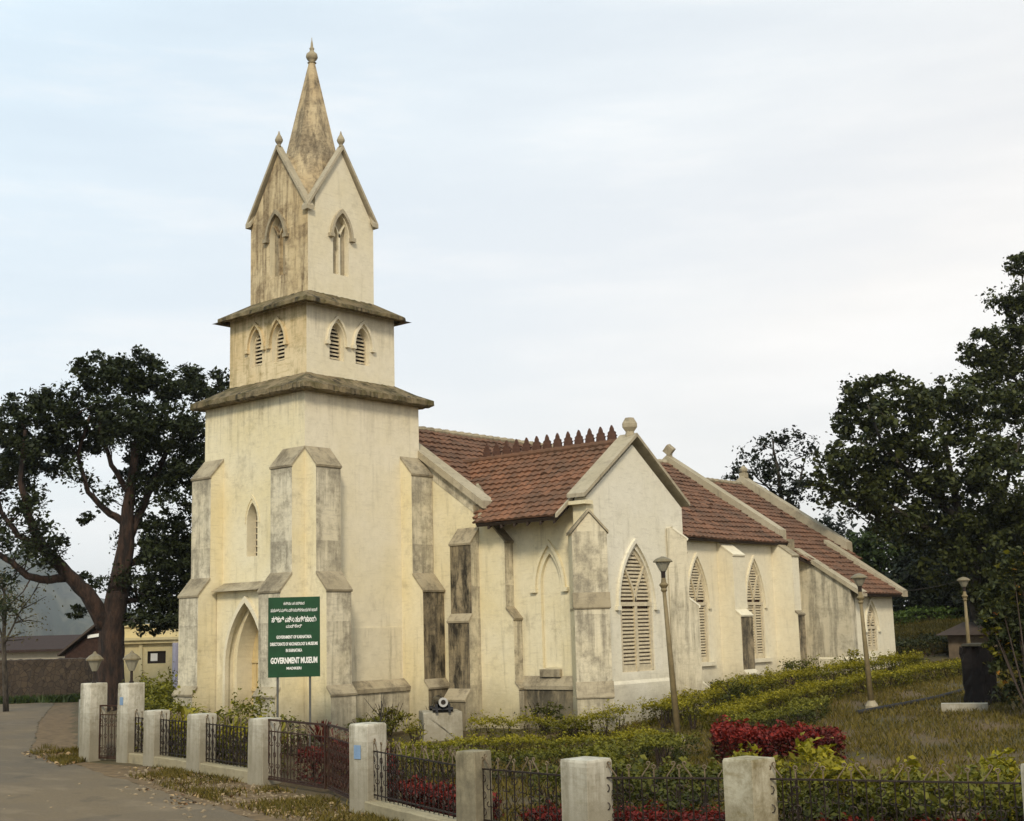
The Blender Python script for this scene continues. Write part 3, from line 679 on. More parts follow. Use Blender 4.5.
# nave west gable coping with kneeler, east gable coping
def slope_coping(x0, x1, y0, z0, y1, z1, th, mat=M_COP, name='gable_coping', parent=CH):
    bm = NB(); prism(bm, [(y0, z0-th), (y0, z0), (y1, z1), (y1, z1-th)], MW(x0), 0, x1-x0); return obj(name, bm, mat, parent)
cp = lambda y, dz: NR-SL*abs(2-y)+dz
cw = slope_coping(3.95, 4.48, 2, cp(2, .36), -2.28, cp(-2.28, .36)+.0, .20)
slope_coping(3.95, 4.48, 2, cp(2, .42), 6.72, cp(6.72, .42), .20)
bm = NB(); prism(bm, [(2, cp(2, .22)), (-2.0, cp(-2.0, .17)), (-2.0, cp(-2.0, -.2)), (2, cp(2, -.2))], MW(4.085), 0, .34); prism(bm, [(2, cp(2, .22)), (6.5, cp(6.5, .22)), (6.5, cp(6.5, -.2)), (2, cp(2, -.2))], MW(4.085), 0, .34); obj('gable_parapet', bm, M_BUT, CH)
bm = NB(); box(bm, 4.02, 4.46, -2.26, -1.9, 5.66, 5.86); box(bm, 4.06, 4.42, -2.18, -1.92, 5.45, 5.66); obj('kneeler', bm, M_BLK, CH)
for sgn in (-1, 1):
    ye = 2+sgn*4.45
    slope_coping(18.86, 19.30, 2, cp(2, .30), ye, cp(ye, .30), .32, M_COP)
bm = NB(); bmesh.ops.create_cube(bm, size=.30, matrix=Matrix.Translation((19.08, 2, NR+.52)) @ Matrix.Rotation(PI/4, 4, 'X') @ Matrix.Rotation(.3, 4, 'Z')); box(bm, 19.0, 19.16, 1.92, 2.08, NR+.2, NR+.4); obj('gable_finial', bm, M_CAP, CH)
bm = NB(); box(bm, 18.9, 19.28, -2.75, -2.35, 5.06, 5.42); obj('kneeler', bm, M_CAP, CH)
# nave buttresses
NS_ = [(.95, .98), (.76, 2.92), (.52, 4.86)]
b1 = buttress((4.1, -1.64), WF, .72, [(.64, .98), (.45, 2.92), (.33, 4.88)], mats=(M_BLK, M_BUT))
buttress((4.29, -2.0), SF, .40, [(1.22, 1.25), (1.10, 2.95), (.86, 4.88)], mats=(M_BUT, M_W), rise=1.0)
for x_, w_b in ((11.9, .72), (15.22, .70), (18.52, .44)): buttress((x_, YN), SF, w_b, [(.86, 1.12), (.74, 2.92), (.56, 4.80)] if x_ < 18 else [(.95, 1.1), (.85, 2.92), (.75, 4.85)], mats=(M_NAVE, M_NAVE), frontdark=[1] if x_ != 11.9 else None, capm=M_NAVE if x_ == 15.22 else M_CAP, rise=.7)

# --- transept
T0, T1, TY, TC = 4.15, 8.32, -5.44, 6.18
tw_ = (6.08, 1.40, 1.56, 3.26, 4.60)
bm = NB()
tsl = .75; tz = lambda x: 7.3-tsl*abs(x-6.2)
TW0 = 4.42
g = [(T0, .0), (T1, .0), (T1, tz(T1)), (TC, 7.22), (T0, tz(T0))]
wall(bm, g, [arch(*tw_)], MSo(TY), .35, 0)
wall(bm, [(TY+.35, .0), (YN, .0), (YN, tz(T0)-.1), (TY+.35, tz(T0)-.1)], [arch(-4.04, .62, 1.7, 3.75, 4.5)], MW(TW0), .2, 1)
wall(bm, [(TY+.35, .0), (YN, .0), (YN, tz(T1)-.1), (TY+.35, tz(T1)-.1)], [], MW(T1-.3), .3, 1)
obj('transept_wall', bm, [M_BLUE, M_W], CH)
o = louvre_window(MSo(TY), *tw_, dep=.05, fr=.07, pitch=.092, hoodk=(.07, .07, .07), hoodmat=M_BLUE)
bm = NB(); prism(bm, arch(-4.04, .61, 1.71, 3.75, 4.49), MW(TW0), .09, .13); bw_ = obj('blind_window', bm, M_W, CH); hood(bw_, MW(TW0), -4.04, .62, 3.75, 4.5, .12, .08, .07, mat=M_W)
bm = NB(); prism(bm, [(TY-.07, .0), (TY-.07, 1.28), (TY-.002, 1.36), (TY-.002, .0)], lambda s, z, d: Vector((d, s, z)), T0+.35, T1-.25); obj('plinth', bm, M_BLUE, CH)
bm = NB(); prism(bm, [(TW0-.14, .0), (TW0-.14, 1.22), (TW0-.002, 1.34), (TW0-.002, .0)], lambda s, z, d: Vector((s, d, z)), -4.98, -3.05); pl = obj('plinth', bm, M_BLK, CH)
bm = NB(); prism(bm, [(TW0-.18, 1.2), (TW0-.18, 1.29), (TW0-.004, 1.52), (TW0-.004, 1.42)], lambda s, z, d: Vector((s, d, z)), -5.0, -3.05); box(bm, TW0-.10, TW0-.003, -4.33, -3.7, 1.5, 1.68); obj('plinth_cap', bm, M_CAP, pl)
# gable coping (deep raking verge)
chev(CH, MSo(TY), 6.24, 2.30, 7.52, 5.86, .075, -.13, .42, M_COP, foot=.0)
bm = NB(); box(bm, 3.97, 4.3, TY-.10, TY+.42, 5.60, 5.69); box(bm, T0-.01, T0+.28, TY-.01, TY+.40, 4.9, 5.60); obj('kneeler', bm, M_W, CH)
bm = NB()
tube(bm, [(6.24, TY+.1, 7.42), (6.24, TY+.1, 7.60)], [.14, .10], 8)
lathe(bm, (6.24, TY+.1, 7.55), [(.10, 0), (.20, .13), (.20, .23), (.11, .38), (.04, .39)], 5); obj('gable_finial', bm, M_CAP, CH)
# roof planes
upt = Vector((2.65, 0, 2.65*tsl)); lt = upt.length; ze_ = tz(3.55)
fr_ = lambda x: 2-(NR-tz(x))/SL+.1
tile_roof('transept_roof', (3.55, -5.0, ze_), (3.55, 2, ze_), {'up': upt, 'r': [(0, 2.62), (lt*.12, 2.9), (lt*.2, fr_(4.1)+5.0), (lt, fr_(6.2)+5.0)]}, [(0, .1), (lt*.22, .0), (lt, 0)], M_TILE2, tw=.23, th=.235)
tile_roof('transept_roof', (8.85, 2, ze_), (8.85, -5.0, ze_), {'up': Vector((-2.65, 0, 2.65*tsl)), 'r': [(0, 7.0), (lt, 7.0)]}, [(0, 4.2), (lt, 1.7)], M_TILE2, tw=.23, th=.235)
bm = NB(); tube(bm, [(4.45, -1.9, 5.98), (4.75, -1.5, 6.25), (5.1, -1.1, 6.5)], [.09, .10, .06], 7); tube(bm, [(3.70, -2.42, 5.42), (4.0, -2.2, 5.55), (4.4, -2.05, 5.86)], [.07, .12, .12], 7); obj('valley_mortar', bm, M_CAP, CH)
# eave slot: barge board
bm = NB(); prism(bm, [(3.52, ze_-.03), (3.52, ze_+.07), (4.25, ze_+.07+.7*tsl), (4.25, ze_-.03+.7*tsl)], lambda s, z, d: Vector((s, d, z)), -5.04, -4.98); obj('barge_board', bm, M_COP, CH)
bm = NB()
for y in np.arange(-4.9, -2.5, .42): prism(bm, [(3.60, ze_-.16), (3.60, ze_-.06), (4.2, ze_-.06+.6*tsl), (4.2, ze_-.18+.6*tsl)], lambda s, z, d: Vector((s, d, z)), y, y+.06)
obj('rafters', bm, M_WOODD, CH)
# ridge and crest tiles
bm = NB(); y = -5.05
while y < .3: tube(bm, [(6.2, y, 7.33), (6.2, y+.32, 7.35)], [.09, .10], 8); y += .30
obj('ridge_tiles', bm, M_TILE2, CH)
crest = None
yy = np.linspace(-4.80, -.50, 13)
for i, y in enumerate(yy):
    if crest is None:
        bm = NB(); P = [(-.17, 0), (-.15, .14), (-.19, .17), (-.13, .22), (-.14, .30), (-.07, .36), (-.06, .45), (0, .58), (.06, .45), (.07, .36), (.14, .30), (.13, .22), (.19, .17), (.15, .14), (.17, 0)]
        P = [(a*.84, b_*.68) for a, b_ in P]
        prism(bm, P, lambda s, z, d: Vector((d, s, z)), -.03, .03)
        crest = obj('crest_tile', bm, M_CREST, CH, local=True); crest.location = Vector((6.2, y, 7.41))-CH.location
    else: dup(crest, CH, Vector((6.2, y, 7.41))-CH.location)
# diagonal buttresses
q2 = 1/math.sqrt(2)
def gabled_diag(cx, cy, dx, dy, w, pr, parent=CH, gable=True, mats=(M_BUT, M_W)):
    D_ = Vector((dx, dy, 0)).normalized(); S_ = Vector((-D_.y, D_.x, 0)); P0 = Vector((cx, cy, 0)); bm = NB()
    mf = lambda s, z, d: P0+D_*d+S_*s+Vector((0, 0, z))
    hw = w/2
    prism(bm, [(-hw, 3.05), (hw, 3.05), (hw, 4.88), (0, 5.38), (-hw, 4.88)], mf, -.3, pr[2], 0, 1)
    prism(bm, [(-hw, 1.0), (hw, 1.0), (hw, 3.12), (-hw, 3.12)], mf, -.3, pr[1], 0, 1)
    prism(bm, [(-hw-.01, .0), (hw+.01, .0), (hw+.01, 1.06), (-hw-.01, 1.06)], mf, -.3, pr[0], 0, 1)
    o = obj('buttress', bm, mats, parent)
    mf2 = lambda s, z, d: P0+D_*s+S_*d+Vector((0, 0, z))
    for (p, q, z0, z1) in ((pr[0], pr[1], 1.04, 1.42), (pr[1], pr[2], 3.10, 3.48)):
        bm = NB(); prism(bm, [(p+.03, z0), (p+.04, z0+.03), (q+.003, z1), (q-.05, z1), (q-.05, z0)], mf2, -hw-.025, hw+.025); obj('weathering', bm, M_CAP, o)
    bm = NB()
    ribbon(bm, [(-hw-.04, 4.86), (0, 5.39), (hw+.04, 4.86)], [(-hw-.04, 4.93), (0, 5.46), (hw+.04, 4.93)], mf, -.3, pr[2]+.05)
    obj('weathering', bm, M_CAP, o); return o
gabled_diag(T0+.04, TY+.04, -1, -1, .84, (.52, .47, .42))
buttress((T1-.42, TY+.14), (1, -1), .84, [(.74, 1.1), (.60, 3.15), (.36, 4.88)], mats=(M_GREY, M_GREY), capm=M_BLUE, rise=.75)

# --- chancel and vestry
CR = 7.99; CSL = .66; CE = 24.4
cz_ = lambda y: CR-CSL*abs(2-y)-.12
bm = NB()
gp = [(YN, -.1), (YNN, -.1), (YNN, cz_(YNN)), (2, cz_(2)), (YN, cz_(YN))]
wall(bm, gp, [], MW(CE-.3), .3, 0)
wall(bm, [(19.35, -.1), (CE-.3, -.1), (CE-.3, 5.0), (19.35, 5.0)], [], MSo(YN), .3, 0)
wall(bm, [(19.35, -.1), (CE-.3, -.1), (CE-.3, 5.0), (19.35, 5.0)], [], MSo(YNN-.3), .3, 0)
obj('chancel_wall', bm, M_NAVE, CH)
VX0, VX1, VY = 19.9, 23.05, -4.38
bm = NB()
vz = lambda y: CR-CSL*(2-y)-.1
wall(bm, [(YN-.0, -.1), (VY, -.1), (VY, vz(VY)), (YN, vz(YN))], [], MW(VX0), .3, 1)
wall(bm, [(VX0+.3, -.1), (VX1, -.1), (VX1, vz(VY)), (VX0+.3, vz(VY))], [arch(21.32, .78, 1.62, 2.45, 3.18)], MSo(VY), .3, 0)
wall(bm, [(YN, -.1), (VY+.3, -.1), (VY+.3, vz(VY+.3)), (YN, vz(YN))], [], MW(VX1-.3), .3, 0)
VSW = obj('vestry_wall', bm, [M_NAVE, M_GREY], CH)
o = louvre_window(MSo(VY), 21.32, .78, 1.62, 2.45, 3.18, dep=.05, fr=.05, hoodk=(.08, .06, .06), hoodmat=M_NAVE)
bm = NB(); prism(bm, [(VY-.06, -.1), (VY-.06, 1.40), (VY-.002, 1.46), (VY-.002, -.1)], lambda s, z, d: Vector((d, s, z)), VX0-.05, VX1+.05)
prism(bm, [(VX0-.06, -.1), (VX0-.06, 1.40), (VX0-.002, 1.46), (VX0-.002, -.1)], lambda s, z, d: Vector((s, d, z)), VY+.001, -3.1); obj('plinth', bm, M_NAVE, VSW)
uc = Vector((0, 6.8, 6.8*CSL)); lc = uc.length; yf = (4.73)/6.8*lc; e2 = CE-19.3+.0
tile_roof('chancel_roof', (19.3, -4.8, CR-CSL*6.8), (24.4, -4.8, CR-CSL*6.8), {'up': uc, 'r': [(0, 3.75), (lc-yf-.02, 3.75), (lc-yf, 4.95), (lc, 4.95)]}, [(0, .62), (lc-yf-.55, .62), (lc-yf+.0, .0), (lc, 0)], M_TILE)
un = Vector((0, -4.73, 4.73*CSL)); tile_roof('chancel_roof', (24.3, 6.73, CR-CSL*4.73), (19.3, 6.73, CR-CSL*4.73), {'up': un, 'r': [(0, 5.0), (un.length, 5.0)]}, [(0, 0), (un.length, 0)], M_TILE)
bm = NB(); x = 19.3
while x < 24.1: tube(bm, [(x, 2, CR+.02), (x+.36, 2, CR+.045)], [.085, .10], 8); x += .33
obj('ridge_tiles', bm, M_CAP, CH)
cc = lambda y, dz: CR-CSL*abs(2-y)+dz
for sgn in (-1, 1):
    ye = 2+sgn*4.3; slope_coping(24.05, 24.5, 2, cc(2, .36), ye, cc(ye, .36), .36)
slope_coping(VX0-.12, VX0+.32, -2.45, cc(-2.45, .10), -4.82, cc(-4.82, .10), .16)
slope_coping(VX1-.1, VX1+.3, -1.95, cc(-1.95, .20), -4.84, cc(-4.84, .16), .22)
bm = NB(); box(bm, 24.15, 24.4, 1.87, 2.13, CR+.3, CR+.5); lathe(bm, (24.28, 2, CR+.48), [(.08, 0), (.16, .10), (.16, .18), (.05, .3)], 6); obj('gable_finial', bm, M_CAP, CH)
bm = NB(); box(bm, 20.3, 23.2, -4.62, -4.56, CR-CSL*6.62-.14, CR-CSL*6.62-.02); obj('fascia', bm, M_WOODD, CH)

# ================================================================= NOTICE, SIGN
bm = NB(); box(bm, -.24, -.215, .93, 1.12, 1.72, 1.99); nb = obj('notice', bm, M_BLUEN)
nb.location = (0, 0, 0); tag(nb, 'small dark blue notice fixed beside the arched church door', 'notice')
bm = NB()
for z in (1.77, 1.82, 1.87, 1.93): box(bm, -.247, -.241, .95, 1.10, z, z+.018)
obj('lettering', bm, M_WHITE, nb)

SG = root('museum_sign', (-2.66, -2.74, .15), 'dark green museum board with white lettering on two steel legs by the gate', 'sign')
SA = math.radians(-47); ux = Vector((math.cos(SA), math.sin(SA), 0)); un_ = Vector((ux.y, -ux.x, 0))  # un_ faces the road
sgm = lambda s, z, d: Vector((-2.66, -2.74, 0))+ux*s+un_*d+Vector((0, 0, z))
SW_, SH0, SH1 = .545, 1.80, 3.47
bm = NB(); prism(bm, [(-SW_, SH0), (SW_, SH0), (SW_, SH1), (-SW_, SH1)], sgm, 0, .03); BD = obj('board', bm, M_GREEN, SG)
bm = NB()
for s in (-.35, .33): prism(bm, [(s-.022, -.1), (s+.022, -.1), (s+.022, SH1-.05), (s-.022, SH1-.05)], sgm, -.05, -.005)
for z in (SH0+.1, SH1-.15): prism(bm, [(-SW_+.03, z), (SW_-.03, z), (SW_-.03, z+.04), (-SW_+.03, z+.04)], sgm, -.03, -.002)
bmesh.ops.recalc_face_normals(bm, faces=bm.faces[:])
obj('frame', bm, M_STEEL, SG)
fontK = None
try:
    import os
    p_ = os.path.join(bpy.utils.system_resource('DATAFILES'), 'fonts', 'NotoSansKannada-VariableFont_wdth,wght.woff2')
    if False: fontK = bpy.data.fonts.load(p_)
except Exception: pass
def text_part(txt, size, z, wmax, bold=0.0):
    cu = bpy.data.curves.new('lettering', 'FONT'); cu.body = txt; cu.size = size; cu.align_x = 'CENTER'; cu.extrude = .002; cu.offset = bold; cu.resolution_u = 2
    to = bpy.data.objects.new('tmp', cu); COL.objects.link(to)
    dg = bpy.context.evaluated_depsgraph_get(); me = bpy.data.meshes.new_from_object(to.evaluated_get(dg)); bpy.data.objects.remove(to)
    me.materials.clear(); me.materials.append(M_WHITE)
    co = np.empty(len(me.vertices)*3); me.vertices.foreach_get('co', co); co = co.reshape(-1, 3)
    if len(co) == 0: return
    w_ = co[:, 0].max()-co[:, 0].min(); cxm = (co[:, 0].max()+co[:, 0].min())/2; k = wmax/w_
    o3 = org(SG)
    P = [sgm((x-cxm)*k, z+y, .036+zz)-o3 for x, y, zz in co]
    me.vertices.foreach_set('co', np.array(P).ravel()); me.update()
    o = bpy.data.objects.new('lettering', me); COL.objects.link(o); o.parent = BD
for a in (('ಕರ್ನಾಟಕ ಸರ್ಕಾರ', .075, 3.31, .44, .001), ('ಪುರಾತತ್ವ ಮತ್ತು ವಸ್ತುಸಂಗ್ರಹಾಲಯಗಳ ಇಲಾಖೆ', .09, 3.165, .98, .001), ('ಸರ್ಕಾರಿ ವಸ್ತು ಸಂಗ್ರಹಾಲಯ', .15, 2.95, .94, .004), ('ಮಡಿಕೇರಿ', .085, 2.83, .34, .001),
          ('GOVERNMENT OF KARNATAKA', .09, 2.605, .74, .003), ('DIRECTORATE OF ARCHAEOLOGY & MUSEUMS', .09, 2.46, 1.0, .003), ('IN KARNATAKA', .09, 2.325, .34, .003), ('GOVERNMENT MUSEUM', .17, 2.09, .98, .006), ('MADIKERI', .075, 1.96, .31, .002)):
    text_part(*a)

# ================================================================= FENCE, PILLARS, GATES
def post_mesh(w, h, top=.008, mat=M_POST, z0=-.1):
    bm = NB(); hw = w/2
    rings = [(hw*1.03, z0), (hw*1.01, h*.5), (hw, h-.03), (hw-top, h)]
    V = []
    for r_, z in rings: V.append([bm.verts.new((sx*r_+random.uniform(-.006, .006), sy*r_+random.uniform(-.006, .006), z)) for sx, sy in ((-1, -1), (1, -1), (1, 1), (-1, 1))])
    for a, b_ in zip(V, V[1:]):
        for k in range(4): bm.faces.new((a[k], a[(k+1) % 4], b_[(k+1) % 4], b_[k]))
    bm.faces.new(V[-1]); bm.faces.new(V[0][::-1])
    bmesh.ops.bevel(bm, geom=[e for e in bm.edges], offset=.005, segments=1, affect='EDGES')
    return bm
POSTS = [  # x, y, w, h, rz, material, label
 (-4.17, 2.40, .42, 1.72, 0, M_POST, 'gate_pillar', 'tall whitewashed gate pillar carrying a lamp, left of the narrow iron gate'),
 (-3.98, 1.22, .42, 1.72, 0, M_POST, 'gate_pillar', 'tall whitewashed gate pillar carrying a lamp, right of the narrow iron gate'),
 (-4.15, .00, .39, 1.16, 0, M_POST, 'fence_post', 'whitewashed fence post nearest the tall lamp pillars'),
 (-4.62, -2.22, .42, 1.16, 0, M_POST, 'fence_post', 'whitewashed streaky fence post third from the double gate leftwards'),
 (-5.28, -5.0, .43, 1.18, 0, M_POST, 'fence_post', 'whitewashed fence post hinging the left leaf of the double iron gate'),
 (-7.10, -9.68, .40, 1.33, 0, M_POST, 'fence_post', 'taller fence post bearing a pale blue poster'),
 (-8.33, -12.95, .33, 1.15, 0, M_POSTD, 'fence_post', 'narrow mossy brown fence post with peeling whitewash'),
 (-8.52, -14.92, .43, 1.15, -.10, M_POST, 'fence_post', 'pale square fence post left of the large blotched one'),
 (-7.76, -16.68, .43, 1.16, -.15, M_POSTB, 'fence_post', 'large pale blotched fence post in front of the red shrub bed'),
 (-6.76, -19.72, .43, 1.14, -.2, M_POST, 'fence_post', 'fence post cut by the right edge of the view'),
]
POSTS[3] = POSTS[3][:7]+('whitewashed fence post midway between the lamp pillars and the double gate',)
for x, y, w, h, rz, m, nm, lb in POSTS:
    r = obj(nm, post_mesh(w, h), m); r.location = (x, y, 0); r.rotation_euler = (0, 0, rz)
    tag(r, lb, 'pillar' if nm == 'gate_pillar' else 'post', 'masonry posts of the roadside fence' if nm == 'fence_post' else 'lamp topped gate pillars')
def arc(c, r, a0, a1, n=8): return [(c[0]+r*math.cos(a0+(a1-a0)*i/n), c[1]+r*math.sin(a0+(a1-a0)*i/n)) for i in range(n+1)]
def fence_panel(p, q, label, z0=.24, zt=.92, name='iron_railing', group='wrought iron railings between the posts', step=.145, hooks=True, rust=M_IRONR, near=True, zdrop=0):
    p = Vector((*p, 0)); q = Vector((*q, 0)); L_ = (q-p).length; A = (q-p).normalized(); R = root(name, p+Vector((0, 0, z0)), label, 'gate' if 'gate' in name else 'railing', group)
    mf = lambda s, z: p+A*s+Vector((0, 0, z))
    bm = NB(); tube(bm, [mf(0, z0+.06), mf(L_, z0+.06)], .014, 4); obj('bottom_rail', bm, M_IRON, R)
    bm = NB(); tube(bm, [mf(0, zt), mf(L_, zt)], .014, 4); obj('top_rail', bm, M_IRON, R)
    n = max(2, round(L_/step)); st = L_/n; bb = NB(); cr = NB(); tp = NB(); rr = .0085 if near else .014; rq = .0075 if near else .011
    for i in range(n+1):
        s = i*st; s = min(max(s, .012), L_-.012)
        tube(bb, [mf(s, z0), mf(s, zt+.02)], rr, 4)
        if i % 2 == 0:
            for z in np.linspace(z0+.16, zt-.12, 3):
                tube(cr, [mf(s+a, b_) for a, b_ in arc((0, z), .048, 0, 2*PI, 8)], rq, 3, cap=False)
        else:
            for z in np.linspace(z0+.26, zt-.22, 2):
                for sg in (-1, 1): tube(cr, [mf(s+sg*a, b_) for a, b_ in arc((.034, z), .034, PI, 2.4*PI, 6)], rq, 3)
        if hooks and s < L_-.1:
            sg = 1 if (i // 3) % 2 == 0 else -1
            pts = [(0, zt+.01), (-sg*.025, zt+.05), (-sg*.08, zt+.12), (-sg*.10, zt+.155)]+arc((-sg*.085, zt+.165), .02, PI if sg > 0 else 0, (-.3 if sg > 0 else 1.3)*PI, 5) if i % 2 else [(0, zt), (0, zt+.10)]+arc((.0, zt+.125), .022, -PI/2, 1.3*PI, 7)
            tube(cr, [mf(s+a, b_) for a, b_ in pts], .009, 4, mat=1)
    obj('bars', bb, M_IRON, R); tp.free(); obj('scrollwork', cr, [M_IRON, rust], R)
    return R
def low_wall(p, q, label, h=.24, w=.30):
    A = (Vector((*q, 0))-Vector((*p, 0))); L_ = A.length; A.normalize(); S_ = Vector((-A.y, A.x, 0)); P0 = Vector((*p, 0)); bm = NB(); n = max(2, int(L_/.3)); V = []
    for i in range(n+1):
        c = P0+A*(L_*i/n); V.append([bm.verts.new(c+S_*s+Vector((0, 0, z+random.uniform(-.008, .008)))) for s, z in ((-w/2, -.1), (-w/2, h-.02), (-w/2+.02, h), (w/2-.02, h), (w/2, h-.02), (w/2, -.1))])
    for a, b_ in zip(V, V[1:]):
        for k in range(5): bm.faces.new((a[k], a[k+1], b_[k+1], b_[k]))
    bm.faces.new(V[0]); bm.faces.new(V[-1])
    o = obj('low_wall', bm, M_KERB); bmesh_off = P0; 
    o.data.transform(Matrix.Translation(-P0)); o.location = P0
    return tag(o, label, 'wall', 'low cement walls under the railings')
def between(i, j, gap=.0):
    a, b_ = Vector(POSTS[i][:2]), Vector(POSTS[j][:2]); d = (b_-a).normalized()
    return a+d*(POSTS[i][2]/2+gap), b_-d*(POSTS[j][2]/2+gap)
spans = [(1, 2, 'railing between the right lamp pillar and the nearest fence post'), (2, 3, 'railing on the second span right of the lamp pillars'), (3, 4, 'railing on the span just left of the double gate'),
         (5, 6, 'railing between the blue poster post and the mossy post'), (6, 7, 'railing between the mossy post and the pale square post'), (7, 8, 'rusty railing on the span between the two largest pale posts'), (8, 9, 'long rusty railing on the rightmost span, in front of leafy shrubs')]
for i, j, lb in spans:
    a, b_ = between(i, j); near = i >= 5
    fence_panel(a, b_, 'black wrought iron '+lb if 'rusty' not in lb else lb.replace('rusty railing', 'thin rusty iron railing'), near=near, zt=.93 if near else .97, step=.15 if near else .16)
    low_wall(a, b_, 'low cement wall under the '+lb.replace('rusty ', ''), h=.22)
# short railing end standing in front of posts (overlapping scroll bars)
def end_strip(x, y, label, h=1.05):
    R = root('iron_upright', (x, y, .22), label, 'ironwork', 'scrolled iron uprights fixed to posts'); bm = NB()
    tube(bm, [(x, y, .22), (x, y, h)], .009, 4); tube(bm, [(x+.05, y-.05, .22), (x+.05, y-.05, h-.06)], .009, 4); obj('bars', bm, M_IRON, R); bm = NB()
    for z in np.arange(.34, h-.05, .17):
        tube(bm, [(x+a*.7, y-a*.7, b_) for a, b_ in arc((0, z), .052, 0, 2*PI, 9)], .006, 3, cap=False)
        for sg in (-1, 1): tube(bm, [(x+sg*a*.7, y-sg*a*.7, b_) for a, b_ in arc((.035, z+.085), .028, PI, 2.4*PI, 6)], .005, 3)
    obj('scrollwork', bm, M_IRON, R)
end_strip(-6.88, -9.95, 'scrolled iron upright against the blue poster post')
end_strip(-8.33, -15.22, 'scrolled iron upright against the pale square post')
end_strip(-7.45, -17.03, 'scrolled iron upright against the blotched post')
# gates
a, b_ = between(4, 5); a = Vector(a); b_ = Vector(b_); mid = a+(b_-a)*.5+Vector((.0, 0)); 
def gate_frame(R, p, q, z0, zt):
    bm = NB(); p = Vector((*p, 0)); q = Vector((*q, 0)); Z = lambda v_, z: v_+Vector((0, 0, z))
    for pts in ([Z(p, z0), Z(p, zt)], [Z(q, z0), Z(q, zt)], [Z(p, zt), Z(q, zt)], [Z(p, z0+.02), Z(q, z0+.02)]): tube(bm, pts, .024, 4)
    obj('frame', bm, M_IRON, R)
def leaf(p, q, label, z0, zt, name='gate_leaf', step=.13):
    R = fence_panel(p, q, label, z0=z0, zt=zt-.2, name=name, group='gates of the compound', step=step, hooks=True); gate_frame(R, p, q, z0, zt)
    for ch in R.children:
        ch.data.materials[0] = M_GATE
    return R
m1 = mid+Vector((.35, .0))
leaf(a, m1+Vector((-.02, .03)), 'left leaf of the black double iron gate, half open', .10, 1.16)
leaf(b_, m1+Vector((0, -.03)), 'right leaf of the black double iron gate, closed against the poster post', .10, 1.16)
a, b_ = between(0, 1)
leaf(a, b_, 'narrow black iron gate between the two lamp pillars', .06, 1.22, step=.10)
# wing wall
bm = NB(); P0, P1 = Vector((-4.13, 2.6, 0)), Vector((-2.55, 5.4, 0)); A = (P1-P0).normalized(); S_ = Vector((-A.y, A.x, 0)); Lw = (P1-P0).length
prism(bm, [(0, -.1), (Lw, -.1), (Lw, 1.22), (0, 1.40)], lambda s, z, d: P0+A*s+S_*d+Vector((0, 0, z)), -.12, .12)
o = obj('boundary_wall', bm, M_POST); tag(o, 'short whitewashed wall running back from the left lamp pillar', 'wall')
# posters
bm = NB(); box(bm, -7.318, -7.306, -9.74, -9.60, .82, 1.02); tag(obj('poster', bm, M_BLUEL), 'pale blue poster on the post right of the double gate', 'poster')
bm = NB(); box(bm, -4.204, -4.196, 1.2, 1.32, 1.25, 1.42); tag(obj('poster', bm, M_BLUEL), 'small faded blue poster on the right lamp pillar', 'poster')

# pillar lamps
def pillar_lamp(x, y, z, label):
    R = root('pillar_lamp', (x, y, z), label, 'lamp', 'lamps on the gate pillars')
    bm = NB(); lathe(bm, (x, y, z), [(.05, 0), (.05, .03), (.03, .05), (.03, .26), (.05, .28)], 10); obj('stem', bm, M_IRON, R)
    bm = NB(); lathe(bm, (x, y, z+.26), [(.055, 0), (.085, .06), (.165, .26), (.16, .27)], 8); obj('glass', bm, M_GLASS, R)
    bm = NB(); lathe(bm, (x, y, z+.52), [(.20, -.02), (.205, .01), (.13, .085), (.055, .13), (.03, .165), (.012, .185)], 8); obj('cap', bm, M_LAMPC, R)
pillar_lamp(-4.17, 2.40, 1.72, 'squat lantern lamp on the left gate pillar'); pillar_lamp(-3.98, 1.22, 1.72, 'squat lantern lamp on the right gate pillar')
# lamp posts
def lamp_post(x, y, H, label, lean=(0, 0)):
    z0 = gz(x, y); R = root('lamp_post', (x, y, z0), label, 'lamp post', 'garden lamp posts'); lx, ly = lean
    P = lambda t: Vector((x+lx*t, y+ly*t, z0+H*t))
    bm = NB(); lathe(bm, (x, y, z0-.1), [(.17, 0), (.16, .18), (.11, .26), (.09, .3)], 10); obj('base', bm, M_CAP, R)
    bm = NB(); tube(bm, [P(.0), P(.5), P(.80)], [.075, .056, .040], 10); obj('pole', bm, M_LAMPP, R, smooth=True)
    q = P(.80); bm = NB(); lathe(bm, q, [(.05, -.06), (.07, -.02), (.055, .02), (.095, .08), (.10, .10), (.06, .14), (.045, .24)], 12); obj('collar', bm, M_LAMPP, R)
    bm = NB(); lathe(bm, q, [(.048, .24), (.05, .36), (.065, .38)], 10); obj('neck', bm, M_IRON, R)
    bm = NB(); lathe(bm, q, [(.06, .38), (.09, .42), (.17, .575), (.17, .58)], 10); obj('glass', bm, M_GLASS, R)
    bm = NB(); lathe(bm, q, [(.21, .575), (.215, .59), (.175, .635), (.11, .67), (.05, .69), (.02, .70)], 12); obj('cap', bm, M_LAMPC, R)
lamp_post(2.77, -8.71, 4.05, 'tall ochre lamp post in front of the gabled transept', (-.165, .135))
lamp_post(9.85, -9.72, 3.28, 'ochre lamp post on the lawn in front of the vestry window', (-.1, .08))
lamp_post(20.4, -8.05, 2.85, 'slender lamp post farthest right, before the dark trees')
bm = NB(); pts = []
A_, B_ = Vector((23.2, -4.7, 3.62)), Vector((20.42, -8.07, gz(20.4, -8.05)+2.85*.8+.62))
for i in range(13):
    s = i/12; pts.append(A_.lerp(B_, s)-Vector((0, 0, .25*s*(1-s))))
